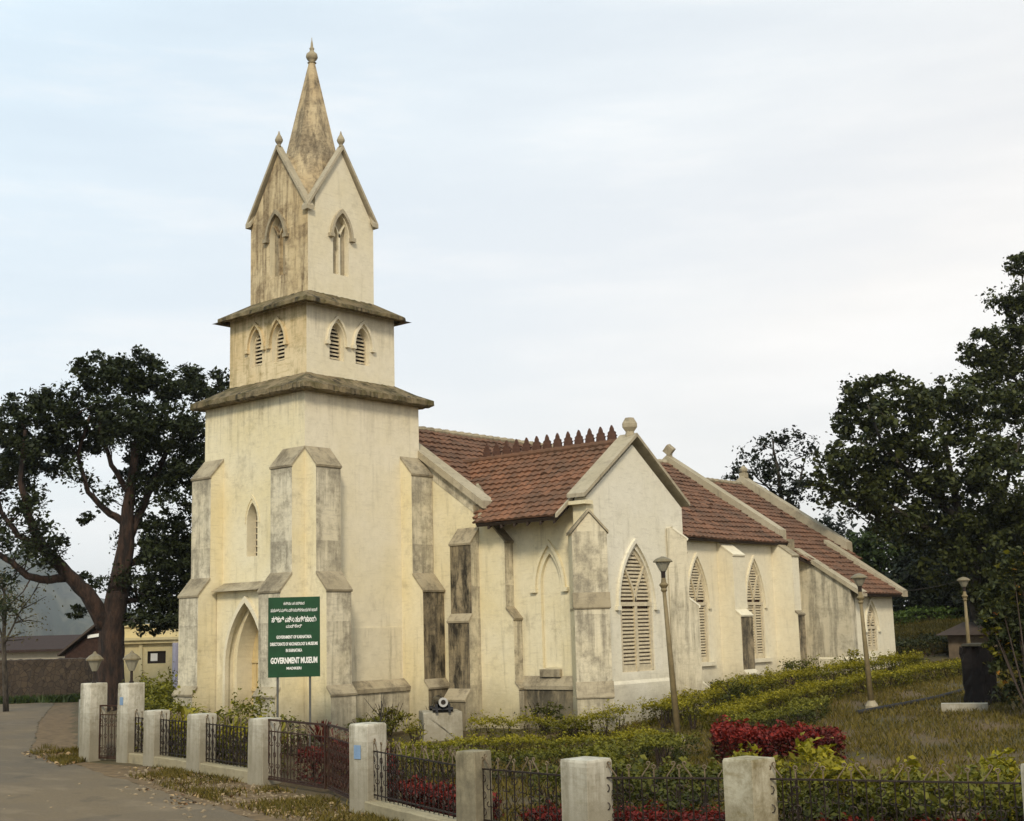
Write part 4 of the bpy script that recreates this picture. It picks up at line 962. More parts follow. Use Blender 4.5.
tube(bm, pts, .010, 5); tag(obj('cable', bm, M_BARKG), 'thin cable from the vestry eave to the farthest lamp post', 'cable')

# cannon on block
bx_, by_ = 1.75, -2.85; gz0 = gz(bx_, by_)
bm = NB(); az = math.radians(50); ux2 = Vector((math.sin(az), -math.cos(az), 0)); uf = Vector((math.cos(az), math.sin(az), 0))
bf = lambda s, z, d: Vector((bx_, by_, 0))+ux2*s+uf*d+Vector((0, 0, z))
prism(bm, [(-.47, gz0-.1), (.47, gz0-.1), (.46, .80), (-.46, .80)], bf, 0, 1.1); bmesh.ops.bevel(bm, geom=bm.edges[:], offset=.015, segments=1, affect='EDGES')
tag(obj('cannon_plinth', bm, M_POST), 'white masonry block under the small cannon', 'plinth')
CN = root('cannon', bf(0, .80, .5), 'small black cannon with white muzzle ring on the masonry block', 'cannon')
bm = NB(); ax = [bf(0, 1.03, -.12), bf(0, 1.03, -.06), bf(0, 1.02, .35), bf(0, 1.0, .95), bf(0, 1.0, 1.0), bf(0, 1.0, 1.08)]
tube(bm, ax, [.105, .10, .11, .15, .15, .06], 16); obj('barrel', bm, M_CANN, CN, smooth=True)
bm = NB(); ringp = lambda r_, d: [bf(r_*math.cos(2*PI*k/20), 1.03+r_*math.sin(2*PI*k/20), d) for k in range(20)]
for r0, r1, d0, d1 in ((.06, .108, -.135, -.135), (.108, .108, -.135, -.07), (.06, .055, -.135, -.10)):
    a = [bm.verts.new(p) for p in ringp(r0, d0)]; c_ = [bm.verts.new(p) for p in ringp(r1, d1)]
    for k in range(20): bm.faces.new((a[k], a[(k+1) % 20], c_[(k+1) % 20], c_[k]))
obj('muzzle_ring', bm, M_MUZ, CN)
bm = NB(); bm.faces.new([bm.verts.new(p) for p in ringp(.058, -.125)]); obj('bore', bm, M_DARK, CN)
bm = NB()
for sg in (-1, 1): prism(bm, [(-.1, .80), (.95, .80), (.9, .92), (.5, .98), (.25, 1.02), (.0, .98)], lambda s, z, d, g=sg: bf(g*.15+d, z, s), -.03, .03)
for d in (.0, .7): tube(bm, [bf(-.24, .86, d), bf(.24, .86, d)], .055, 10)
obj('carriage', bm, M_CANN, CN)

# dark rusty cabinet on slab, pipe, shelter at right
bm = NB(); x_, y_ = 10.9, -11.75; g0 = gz(x_, y_)
az = math.radians(22); u3 = Vector((math.sin(az), -math.cos(az), 0)); f3 = Vector((math.cos(az), math.sin(az), 0)); kf = lambda s, z, d: Vector((x_, y_, 0))+u3*s+f3*d+Vector((0, 0, z))
prism(bm, [(-.52, g0-.05), (.52, g0-.05), (.52, g0+.13), (-.52, g0+.13)], lambda s, z, d: kf(s-.1, z, d), -1.35, -.95); tag(obj('slab', bm, M_POST), 'short pale concrete slab lying before the dark tree stump', 'slab')
STM = root('tree_stump', (x_+.5, y_-.1, g0), 'tall dark weathered tree stump behind the concrete slab', 'stump')
bm = NB(); n = 22; R_ = []
for z in np.linspace(-.05, 1.42, 9):
    R_.append([bm.verts.new(Vector((x_+.5, y_-.1, g0+z))+Vector((math.cos(2*PI*k/n), math.sin(2*PI*k/n), 0))*(.31+.05*math.sin(k*3.1)+.05*math.sin(k*7+z*2)+.10*max(0, 1.4-z)/1.4+.14*max(0, .3-z)+random.uniform(-.04, .04))+Vector((0, 0, random.uniform(-.06, .06) if z > 1.3 else 0))) for k in range(n)])
for a, c_ in zip(R_, R_[1:]):
    for k in range(n): bm.faces.new((a[k], a[(k+1) % n], c_[(k+1) % n], c_[k]))
bm.faces.new(R_[-1])
obj('bark_trunk', bm, simple('stump_bark', (.018, .012, .009), .95, .6, 5, bmp=1), STM)
bm = NB(); lathe(bm, (x_+.5, y_-.1, g0+1.42), [(.33, -.02), (.37, .0), (.33, .05), (.1, .07)], 13); obj('stump_top', bm, simple('stump_top', (.06, .05, .03), .95, .5, 7), STM)
pp = [(8.6, -9.95), (10.3, -10.2), (12.1, -10.4), (14.4, -10.3), (16.5, -10.6)]
bm = NB(); tube(bm, [Vector((a, c_, gz(a, c_)+.05)) for a, c_ in pp], .055, 8); tag(obj('pipe', bm, M_PIPE, smooth=True), 'black pipe lying on the lawn beside the hedge', 'pipe')
SHx, SHy = 27.4, -5.7; gs = gz(SHx, SHy); SHR = root('well_shelter', (SHx, SHy, gs), 'small low shelter with rusty hipped roof on the bank', 'shelter')
bm = NB(); box(bm, SHx-.8, SHx+.8, SHy-.9, SHy+.9, gs-.2, gs+.75); obj('wall', bm, M_STONE, SHR)
bm = NB(); V = [bm.verts.new((SHx+a*1.15, SHy+c_*1.25, gs+.75)) for a, c_ in ((-1, -1), (1, -1), (1, 1), (-1, 1))]; T_ = [bm.verts.new((SHx+a*.25, SHy+c_*.5, gs+1.2)) for a, c_ in ((-1, -1), (1, -1), (1, 1), (-1, 1))]
for k in range(4): bm.faces.new((V[k], V[(k+1) % 4], T_[(k+1) % 4], T_[k]))
bm.faces.new(T_); bm.faces.new(V[::-1]); obj('roof', bm, M_TIN, SHR)

# ================================================================= BACKGROUND BUILDINGS (left)
YB = root('yellow_building', (14.5, 27.2, 0), 'low yellow washed building with a moulded cornice behind the big tree', 'building')
az = math.radians(-38); e_ = Vector((math.cos(az), math.sin(az), 0)); nn = Vector((e_.y, -e_.x, 0)); ybf = lambda s, z, d: Vector((14.5, 27.2, 0))+e_*s+nn*(-d)+Vector((0, 0, z))
bm = NB(); wall(bm, [(-1.6, 0), (5.5, 0), (5.5, 3.2), (-1.6, 3.2)], [[(-.25, 1.55), (.55, 1.55), (.55, 2.1), (-.25, 2.1)]], ybf, .3)
for s0, s1 in ((-1.6, -1.35), (-.62, -.47), (1.75, 1.95)): prism(bm, [(s0, 0), (s1, 0), (s1, 2.45), (s0, 2.45)], ybf, -.10, -.002)
prism(bm, [(-1.6, 0), (-1.3, 0), (-1.3, 3.2), (-1.6, 3.2)], ybf, .3, 5)
obj('wall', bm, M_YEL, YB)
bm = NB(); prism(bm, [(-1.75, 2.45), (5.6, 2.45), (5.6, 2.6), (-1.75, 2.6)], ybf, -.2, .0); prism(bm, [(-1.85, 2.6), (5.6, 2.6), (5.6, 2.72), (-1.85, 2.72)], ybf, -.32, .0); obj('cornice', bm, M_YEL, YB)
bm = NB(); prism(bm, [(-.25, 1.55), (.55, 1.55), (.55, 2.1), (-.25, 2.1)], ybf, .15, .18); wq = obj('window', bm, M_DARK, YB)
bm = NB(); prism(bm, [(-.12, 1.66), (.18, 1.66), (.18, 2.0), (-.12, 2.0)], ybf, .12, .145); obj('paper', bm, M_WHITE, wq)
bm = NB(); tube(bm, [ybf(1.0, 0, -.35), ybf(1.0, 2.45, -.35)], .15, 12); obj('column', bm, M_LAV, YB)
bm = NB(); prism(bm, [(-1.6, 3.2), (5.5, 3.2), (5.5, 3.32), (-1.6, 3.32)], ybf, -.1, 5); obj('roof', bm, M_YEL, YB)

bm = NB(); P0, P1 = Vector((7.6, 35.3, 0)), Vector((13.3, 28.2, 0)); A = (P1-P0).normalized(); S_ = Vector((-A.y, A.x, 0)); Lw = (P1-P0).length; n = 60
swf = lambda s, z, d: P0+A*s+S_*d+Vector((0, 0, z)); V = []
for i in range(n+1):
    s = Lw*i/n; col_ = []
    for z, dd in ((-.1, 0), (.3, .0), (.7, .0), (1.1, 0), (1.5, .0), (1.86, 0)): col_.append(bm.verts.new(swf(s, z, -.2+random.uniform(-.03, .03))))
    col_ += [bm.verts.new(swf(s, 1.9+random.uniform(-.03, .03), .0)), bm.verts.new(swf(s, 1.86, .2)), bm.verts.new(swf(s, -.1, .2))]; V.append(col_)
for a, c_ in zip(V, V[1:]):
    for k in range(len(a)-1): bm.faces.new((a[k], a[k+1], c_[k+1], c_[k]))
MST, t, b = newmat('rubble'); v = N(t, 'ShaderNodeTexCoord').outputs['Object']; vo = N(t, 'ShaderNodeTexVoronoi'); vo.inputs['Scale'].default_value = 4.5; t.links.new(v, vo.inputs['Vector'])
ve = N(t, 'ShaderNodeTexVoronoi', feature='DISTANCE_TO_EDGE'); ve.inputs['Scale'].default_value = 4.5; t.links.new(v, ve.inputs['Vector'])
c = mix(t, vo.outputs['Color'], (.028, .019, .012), (.065, .045, .027)); c = mix(t, ramp(t, ve.outputs['Distance'], .0, .07), (.010, .007, .004), c); t.links.new(c, b.inputs['Base Color']); b.inputs['Roughness'].default_value = .95
tag(obj('stone_wall', bm, MST), 'dark rubble stone wall across the road', 'wall')
SHD = root('long_shed', (17.5, 43, 0), 'long shed with dark rusty roof and pale wall band beyond the stone wall', 'building')
bm = NB(); bmf = lambda s, z, d: Vector((15.9, 43.9, 0))+Vector((.66, -.75, 0))*s+Vector((.75, .66, 0))*d+Vector((0, 0, z)); prism(bm, [(-3, 0), (5.2, 0), (5.2, 2.2), (-3, 2.2)], bmf, 0, 5); obj('wall', bm, M_PALEB, SHD)
bm = NB(); prism(bm, [(-.5, 2.12), (-.5, 2.24), (2.5, 2.98), (5.4, 2.3), (5.4, 2.2)], lambda s, z, d: bmf(d, z, s), -3.3, 5.5); obj('roof', bm, simple('rust_roof', (.04, .024, .018), .9, .3), SHD)
GH = root('gabled_house', (14.5, 32, 0), 'small dark gabled shed above the stone wall beside the big tree trunk', 'house')
bm = NB(); hf_ = lambda s, z, d: Vector((13.7, 33.2, 0))+Vector((.60, -.80, 0))*s+Vector((.80, .60, 0))*d+Vector((0, 0, z)); prism(bm, [(0, 0), (2.4, 0), (2.4, 2.1), (0, 2.1)], hf_, 0, 5); prism(bm, [(0.05, 2.1), (2.35, 2.1), (1.9, 3.55)], hf_, .05, 4.9); obj('wall', bm, simple('brick_wash', (.05, .026, .018), .9, .5), GH)
bm = NB(); ribbon(bm, [(-.25, 1.95), (1.9, 3.6), (2.6, 1.95)], [(-.25, 2.05), (1.9, 3.72), (2.6, 2.05)], hf_, -.3, 5.2); obj('roof', bm, M_TIN, GH)
bm = NB(); prism(bm, [(1.1, 2.75), (1.9, 2.85), (1.9, 3.0), (1.1, 2.9)], hf_, -.05, .0); obj('gable_board', bm, M_WHITE, GH)

# ================================================================= TREES
def limb(bm, pts, r0, r1, n=8):
    pts = [Vector(p) for p in pts]; fine = []
    for i in range(len(pts)-1):
        for k in range(4):
            s = k/4; q = pts[i].lerp(pts[i+1], s); fine.append(q+Vector([random.uniform(-1, 1)*.04*(pts[i+1]-pts[i]).length*.5 for _ in range(3)]))
    fine.append(pts[-1]); m = len(fine); tube(bm, fine, [r0+(r1-r0)*(i/(m-1))**.8 for i in range(m)], n)
    return fine
def twigs(bm, fine, n, L_, r=.03, up_=.5):
    ends = []
    for _ in range(n):
        p = random.choice(fine[len(fine)//3:]); d = Vector((random.gauss(0, 1), random.gauss(0, 1), random.gauss(up_, .7))).normalized()*L_*random.uniform(.5, 1.2)
        q = p+d*.5+Vector((random.uniform(-.2, .2), random.uniform(-.2, .2), random.uniform(-.1, .2)))*L_*.5; e = p+d; tube(bm, [p, q, e], [r, r*.7, r*.3], 5); ends.append(e)
    return ends
def tree(name, base, label, crown, trunk, leafm, leafs, bark, group=None, nl=900, sub=26, subr=.28, shell=.5, twn=3, cat='tree', twL=1.3, core=None):
    R = root(name, base, label, cat, group); bm = NB(); ends = []
    for pts, r0, r1 in trunk:
        f = limb(bm, pts, r0, r1, 9); ends += twigs(bm, f, twn, twL) if r1 < .25 else []
    obj('trunk', bm, bark, R, smooth=True)
    P = []
    for c_, r_ in crown:
        vol = np.prod(np.broadcast_to(np.array(r_, float), (3,)))**(2/3); P.append(ellips(c_, r_, int(nl*vol), shell, sub, subr))
    for e in ends: P.append(np.array(e)+rng.normal(size=(int(nl*.08), 3))*.22)
    P = np.concatenate(P); leafmesh('crown', P, leafs, leafm, R); return R
F_HILLH = foliage('leaves_bank', (.03, .06, .008), (.09, .13, .02), (.05, .08, .012), .25)
# big tree by the road, left
cr = [((2.88,18.29,10.23), (1.5,1.6,1.35)), ((3.10,19.96,8.81), (1.5,1.5,1.1)), ((4.15,18.18,10.89), (1.1,1.3,.9)), ((4.96,16.92,12.10), (1.2,1.4,.85)), ((6.33,16.80,12.37), (1.2,1.3,.8)), ((7.27,15.83,11.86), (1.2,1.3,.8)), ((8.66,15.71,12.01), (1.0,1.2,.75)),
 ((5.36,18.47,10.31), (1.2,1.3,.9)), ((5.15,15.58,10.31), (1.3,1.4,1.0)), ((6.69,15.39,10.08), (1.4,1.4,1.1)), ((8.27,15.16,9.83), (1.4,1.4,1.2)), ((7.53,17.82,8.92), (1.0,1.2,.75)), ((7.37,15.09,8.10), (1.3,1.4,1.1)), ((9.36,15.97,7.74), (1.2,1.3,1.2)),
 ((7.76,16.63,6.41), (1.1,1.3,1.0)), ((9.11,16.82,5.54), (1.2,1.3,1.1)), ((7.42,15.70,5.44), (1.1,1.1,.9)), ((7.84,16.43,3.68), (1.0,1.1,.8)), ((9.02,16.38,4.59), (1.1,1.2,.9)), ((7.26,16.51,5.48), (.7,.8,.6)), ((7.78,17.10,4.42), (1.0,1.2,.9)), ((8.57,16.36,3.67), (1.1,1.2,.8)), ((6.95,16.80,3.26), (.75,.9,.5)), ((5.48,18.20,4.64), (.55,.7,.4)), ((5.35,18.59,3.68), (.35,.5,.22)), ((5.18,17.95,7.02), (.32,.4,.25)), ((4.86,20.81,9.58), (1.2,1.4,.8)), ((5.74,20.58,6.41),(.35,.4,.2))]
base = (6.48,18.06,0.52); base = (base[0], base[1], gz(base[0], base[1])-.1)
tr = [([base, (6.28,17.93,1.95), (6.19,17.72,3.19), (6.20,17.40,4.43)], .56, .40), ([(6.21,17.41,4.36), (6.39,17.24,6.04), (6.37,17.18,6.98), (6.45,17.04,8.40), (6.47,16.80,9.85), (6.26,16.84,11.32)], .40, .07),
 ([(6.05,17.88,3.20), (5.40,17.80,4.09), (4.50,17.99,5.04), (3.61,18.18,5.98), (3.02,18.14,7.04), (2.71,18.20,8.26), (2.69,17.94,9.99)], .36, .06), ([(4.52,18.01,4.90), (3.81,18.25,4.80), (3.22,18.43,4.94), (2.67,18.49,5.42), (1.98,18.87,5.91)], .17, .09),
 ([(3.62,18.19,5.91), (2.92,18.59,6.37), (2.31,18.77,7.23), (2.02,18.85,8.27)], .14, .05), ([(6.39,17.21,6.77), (5.70,17.57,7.31), (5.12,17.78,7.94), (4.75,17.89,9.27), (4.88,17.38,10.68)], .16, .04), ([(6.47,17.25,6.23), (6.88,17.13,7.26), (7.23,16.74,8.42), (7.60,16.25,9.89), (7.83,15.80,11.17)], .20, .04),
 ([(6.41,17.07,7.85), (5.69,17.17,8.91), (5.17,17.17,10.14), (4.99,17.07,11.39)], .13, .03), ([(6.37,17.44,5.33), (7.07,17.04,5.51), (7.84,16.62,6.05), (8.65,16.20,6.42)], .17, .05), ([(7.23,16.74,8.42), (8.21,15.96,8.79), (8.86,15.52,9.36)], .09, .03), ([(6.17,17.53,4.08), (6.99,17.19,4.06), (7.90,16.65,4.41)], .12,.04)]
tree('rain_tree', (base[0], base[1], base[2]+.1), 'big dark spreading tree with forked reddish trunk, left of the church tower', cr, tr, F_TREE, .155, M_BARK, nl=2300, sub=40, subr=.22, shell=.45, twn=9)
# sparse tree at the left edge
b0 = (6.16,24.72,0.45); b0 = (b0[0], b0[1], -.05)
tree('sparse_tree', b0, 'thin half bare tree at the left edge above the stone wall', [((5.72,24.37,3.92), (1.1,1.2,1.2)), ((6.11,23.82,4.29), (.7,.9,.7)), ((5.13,24.87,4.71), (1.2,1.2,1.2))], [([b0, (5.81,24.54,2.76), (5.67,24.32,4.30), (5.49,24.29,5.27)], .12, .03), ([(5.83,24.57,2.57), (6.07,24.01,3.71), (6.38,23.42,4.58)], .05, .015), ([(5.81,24.54,2.76), (5.24,24.82,4.32)], .05, .015)], F_BARE, .09, M_BARKG, nl=330, sub=40, subr=.3, shell=.2, twn=12, twL=.9)
# small dark tree seen over the chancel roof
b0 = (34.63,5.98,3.65); b0 = (b0[0], b0[1], gz(b0[0], b0[1]))
tree('slender_tree', b0, 'small open dark tree showing above the chancel roof', [((33.19,5.85,10.94), (.8,.9,.55)), ((33.83,5.04,11.14), (.6,.8,.4)), ((32.92,6.46,9.76), (1.1,1.2,.7)), ((33.88,5.45,9.27), (1.2,1.2,.7)), ((34.57,4.78,8.69), (.9,1.1,.6)), ((32.58,6.98,9.32), (.7,.9,.4)), ((34.20,4.77,10.44),(.3,.4,.2)), ((33.68,5.94,8.27),(1.3,1.2,.6))],
 [([b0, (34.27,5.71,6.41), (33.89,5.69,8.26), (33.49,5.70,10.10), (33.29,5.68,11.12)], .22, .03), ([(33.95,5.68,8.03), (34.34,4.93,9.16), (34.40,4.58,10.30)], .08, .02), ([(33.89,5.69,8.26), (33.20,6.29,9.11), (32.72,6.72,9.68)], .07, .02)], F_DEEP, .19, M_BARKG, nl=520, sub=22, subr=.24, shell=.6, twn=5)
# great tree mass on the right
cr = [((25.17,-3.51,10.98), (1.2,1.5,.9)), ((24.78,-2.82,10.07), (1.1,1.3,.8)), ((24.91,-4.54,10.06), (1.5,1.5,1.1)), ((26.79,-5.32,10.54), (1.7,1.6,1.1)), ((27.83,-6.39,9.95), (1.7,1.6,1.3)), ((28.72,-7.34,9.54), (1.6,1.6,1.5)), ((23.57,-2.58,8.56), (1.0,1.2,.7)), ((23.28,-2.03,7.77), (.75,.9,.5)), ((25.10,-2.73,8.21), (1.3,1.4,.9)), ((25.11,-4.31,8.24), (1.6,1.6,1.2)),
 ((25.19,-5.99,8.27), (1.7,1.6,1.3)), ((26.44,-7.27,7.51), (1.9,1.6,1.5)), ((24.90,-3.71,6.81), (1.1,1.3,.8)), ((26.04,-4.90,6.22), (1.5,1.5,1.2)), ((26.32,-6.59,5.39), (1.8,1.6,1.4)), ((27.29,-7.91,6.05), (1.7,1.6,1.6)), ((26.59,-5.09,4.39), (1.5,1.5,1.1)), ((26.86,-6.77,3.59), (1.6,1.5,1.2)), ((24.54,-2.81,11.11), (.5,.6,.35)), ((25.47,-4.01,11.52), (.5,.6,.3)), ((23.79,-2.50,7.21), (.6,.8,.3)), ((24.35,-3.13,7.12), (.7,.9,.35)), ((27.60,-7.82,4.27),(1.5,1.4,1.4))]
b0 = (27.90,-5.52,-0.01); b0 = (b0[0], b0[1], gz(b0[0], b0[1])-.1)
tree('broadleaf_tree', b0, 'largest dark broadleaf tree, filling the right side', cr, [([b0, (27.46,-5.64,2.54), (27.03,-5.70,4.73), (26.44,-5.55,6.92), (25.96,-5.55,9.11)], .42, .08), ([(27.05,-5.67,4.55), (25.96,-4.71,5.86), (24.90,-3.71,6.81), (24.11,-2.85,7.09)], .16, .03), ([(26.64,-5.60,6.19), (25.40,-4.52,7.69), (24.41,-3.73,9.18), (23.99,-3.55,10.46)], .17, .03), ([(27.12,-5.71,4.37), (27.51,-6.81,6.88), (27.76,-7.64,9.04)], .2, .05), ([(25.17,-3.96,6.54), (24.45,-3.12,6.57), (23.74,-2.39,7.03)], .07, .02), ([(25.30,-4.08,6.43), (24.73,-3.35,6.20),(24.28,-2.87,6.36)], .04, .01)],
 F_TREER, .20, M_BARKG, nl=1150, sub=40, subr=.22, shell=.5, twn=8)
# tall tree with rounded clumps, upper right
cr = [((34.06,-6.17,17.21), (.7,.8,.5)), ((33.70,-5.37,15.69), (.45,.5,.3)), ((33.40,-4.57,13.93), (.9,1.0,.7)), ((34.04,-5.42,14.32), (.9,1.0,.7)), ((33.10,-4.08,13.40), (.55,.6,.4)), ((33.90,-4.94,13.08), (1.2,1.2,.7)), ((34.62,-5.89,13.47), (1.1,1.2,.9)), ((34.21,-5.86,15.26), (.8,.9,.45)), ((33.58,-4.36,12.27), (1.1,1.2,.6)), ((34.70,-6.56,15.74), (.9,.9,1.0)), ((34.44,-5.27,11.82), (1.4,1.3,.8))]
b0 = (36.44,-4.52,-0.45); b0 = (b0[0], b0[1], gz(b0[0], b0[1])-.1)
tree('tall_conifer', b0, 'tallest dark tree with rounded tufts at the top right corner', cr, [([b0, (35.86,-5.20,4.94), (35.27,-5.77,9.93), (34.72,-6.16,14.08), (34.41,-6.53,16.99)], .35, .06), ([(35.07,-5.94,11.59), (34.06,-5.08,12.87), (33.33,-4.46,13.81)], .09, .03), ([(34.86,-6.12,13.25), (34.13,-5.63,14.73), (33.70,-5.37,15.69)], .07, .02), ([(34.70,-6.25,14.50), (34.22,-6.10,16.17), (34.03,-6.13,17.17)], .06, .02)], F_TREER, .17, M_BARKG, nl=1900, sub=40, subr=.25, shell=.5, twn=3, twL=.7)
# darker and greener trees behind
BT = [
 ((41.36,4.46,3.10), 'green bushy tree just right of the chancel gable', F_BACK, [((41.02,4.05,6.28),1.5),((40.35,5.01,5.58),1.2),((41.84,3.28,5.52),1.5),((41.04,4.46,4.58),1.6),((40.26,4.90,6.46),.8),((41.42,3.40,7.00),1.0),((42.46,2.73,4.76),1.5),((40.80,4.93,3.86),1.5),((41.95,3.64,3.56),1.6)]),
 ((41.33,1.38,3.01), 'dark dense tree behind the farthest lamp post', F_DEEP, [((41.07,1.08,5.39),2.0),((40.58,1.96,4.22),1.9),((41.67,0.68,4.18),2.0),((41.96,-0.08,5.82),2.0),((41.12,1.50,3.49),1.6),((40.12,2.67,3.53),1.3),((42.22,0.22,3.45),1.8)]),
 ((41.49,-1.92,2.92), 'dark dense tree at the right edge behind the croton bush', F_DEEP, [((41.09,-2.03,5.22),2.2),((41.89,-2.51,3.36),2.2),((40.81,-1.30,3.63),2.0),((41.90,-3.21,6.10),2.2),((41.64,-2.10,2.91),1.5)])]
for b0, lb, mt, cc_ in BT:
    b0 = (b0[0], b0[1], gz(b0[0], b0[1])-.1)
    tree('bushy_tree', b0, lb, [(p, (r*1.1, r*1.1, r*.85)) for p, r in cc_], [([b0, (b0[0], b0[1], b0[2]+2.2), (b0[0]+.3, b0[1], b0[2]+4)], .25, .08)], mt, .26, M_BARKG, group='dense trees behind the churchyard', nl=420, sub=26, subr=.34, shell=.5, twn=2)

# ================================================================= SHRUBS AND HEDGES
def hedge(name, pts, w, h, label, mat=F_HEDGE, n=900, leaf=.075, group='clipped hedges of the churchyard', tipk=.75, cat='hedge', jag=.10, stems=True, dz=0.0, aspect=.5):
    """row of leafy growth along pts [(x,y)], dense clumps with a brighter new growth on top"""
    P = []; L_ = sum(math.hypot(b[0]-a[0], b[1]-a[1]) for a, b in zip(pts, pts[1:]))
    N_ = int(n*(2.6 if leaf < .075 else 1.9)*L_*max(.6, w)); seg = [math.hypot(b[0]-a[0], b[1]-a[1]) for a, b in zip(pts, pts[1:])]
    pr = np.array(seg)/sum(seg); k = rng.choice(len(seg), N_, p=pr); s = rng.random(N_); a = np.array(pts)[k]; b = np.array(pts)[k+1]
    C = a+(b-a)*s[:, None]; d = (b-a)/np.linalg.norm(b-a, axis=1)[:, None]; nn_ = np.stack([-d[:, 1], d[:, 0]], 1)
    al = (np.array([0]+list(np.cumsum(seg)))[k]+s*np.array(seg)[k])
    hh = h*(1+jag*np.sin(al*2.1+w*9)+jag*.8*np.sin(al*5.3)+jag*.5*np.sin(al*11))
    face = rng.random(N_); off = np.where(face < .5, rng.uniform(-1, 1, N_), np.sign(rng.uniform(-1, 1, N_))*rng.uniform(.8, 1.05, N_))*w/2
    hh = hh*(1+.10*np.sin(al*17+off*6)); wv = 1+.18*np.sin(al*3.7)+.12*np.sin(al*8.1)
    zz = np.where(face < .5, hh*rng.uniform(.88, 1.04, N_), hh*rng.uniform(.02, 1, N_)); zz = np.where(face > .92, hh*rng.uniform(1, 1.25, N_), zz)
    X_ = C+nn_*(off*wv)[:, None]+rng.normal(size=(N_, 2))*.03
    g_ = np.array([gz(x, y) for x, y in X_[::40]]); gg = np.interp(np.arange(N_), np.arange(0, N_, 40)[:len(g_)], g_) if False else np.array([gz(x, y) for x, y in X_])
    rel = zz/h; tip = np.clip((rel-.82)/.25, 0, 1)*rng.uniform(.2, 1, N_)*tipk
    m0 = Vector(((pts[0][0]+pts[-1][0])/2, (pts[0][1]+pts[-1][1])/2, 0)); m0.z = gz(m0.x, m0.y)
    R = root(name, m0, label, cat, group)
    leafmesh('leaves', np.column_stack([X_, gg+zz+dz]), leaf, mat, R, tip=tip, upbias=.5, aspect=aspect)
    if stems:
        bm = NB(); q = 0
        for (ax, ay), (bx, by) in zip(pts, pts[1:]):
            l = math.hypot(bx-ax, by-ay); m = max(1, int(l/.35))
            for i in range(m):
                s_ = (i+.5)/m; x = ax+(bx-ax)*s_; y = ay+(by-ay)*s_; z = gz(x, y)
                for _ in range(5): tube(bm, [(x+random.uniform(-.05, .05), y+random.uniform(-.05, .05), z-.05), (x+random.uniform(-.2, .2)*w, y+random.uniform(-.2, .2)*w, z+h*.85)], [.014, .006], 4)
                # woody heart of the bush
                pass
        tube(bm, [(x, y, gz(x, y)+.04) for x, y in pts], .02, 4); obj('branches', bm, M_WOODD, R)
    return R
hedge('hedge', [(.9,-4.4), (2.2,-6.2), (3.9,-6.6)], .7, .52, 'low clipped yellow topped hedge along the foot of the transept', leaf=.052)
hedge('hedge', [(-3.4,-4.6), (-1.5,-6.2), (.8,-8.4), (1.7,-9.1)], .8, .36, 'second clipped hedge row, between cannon block and roadside railing', leaf=.052)
hedge('hedge', [(-4.9,-7.9), (-3.4,-9.6), (-1.9,-10.9)], .7, .44, 'third clipped hedge row with a dark face, behind the railings', F_HEDGED, leaf=.055)  # whole row uses the darker hedge leaf colour
hedge('hedge', [(4.8,-6.9), (8.2,-5.9), (12.5,-5.3), (17,-5.6), (20.5,-6.0)], .9, .50, 'long yellow green hedge along the nave wall', leaf=.06, n=800)
hedge('hedge', [(4.6,-8.6), (7.8,-7.7), (12.0,-7.5), (16.5,-7.9), (20,-8.6)], .75, .42, 'lower outer hedge strip between nave hedge and lawn', leaf=.06, n=800)
hedge('dry_plants', [(25.6,-.5), (27.6,-3.6), (29.5,-6.5), (31,-8.8)], 1.4, .55, 'dark reddish brown plants across the foot of the bank', F_CROT, leaf=.1, n=350)
hedge('hedge', [(34.5,6.5), (37.5,3), (41,-1.3), (45,-6)], 1.4, .6, 'bright green hedge at the top of the grassy bank', F_HILLH, leaf=.14, n=220)
hedge('thicket', [(39,11), (45,4), (50,-3), (55,-11)], 4.0, 4.0, 'dark thicket behind the bank under the trees', F_DEEP, leaf=.30, n=110, group='dark undergrowth', tipk=0, cat='thicket', jag=.2, stems=False)
# red shrubs
hedge('red_shrub_bed', [(1.0,-10.7), (1.6,-11.6), (2.3,-12.65)], 1.5, .44, 'broad bed of deep red shrubs on the lawn behind the fence', F_RED, n=1300, leaf=.09, group='red leaved shrubs', tipk=.9, cat='shrub', jag=.12)
hedge('red_edging', [(-6.2,-9.4), (-7.2,-12.2)], .45, .30, 'low red edging plants behind the railing by the mossy post', F_RED, n=1300, leaf=.06, group='red leaved shrubs', tipk=.6, cat='shrub')
hedge('red_edging', [(-7.6,-13.3), (-7.7,-14.6), (-7.0,-16.3)], .45, .30, 'low red edging plants behind the railing at the pale square post', F_RED, n=1300, leaf=.06, group='red leaved shrubs', tipk=.6, cat='shrub')
hedge('red_edging', [(-6.9,-17.0), (-6.2,-19.2)], .45, .30, 'low red edging plants behind the rightmost railing', F_RED, n=1300, leaf=.06, group='red leaved shrubs', tipk=.6, cat='shrub')
hedge('red_edging', [(-4.7,-5.6), (-5.6,-8.6)], .5, .55, 'dark red plants close behind the double gate', F_RED, n=1000, leaf=.08, group='red leaved shrubs', tipk=.3, cat='shrub', jag=.25)
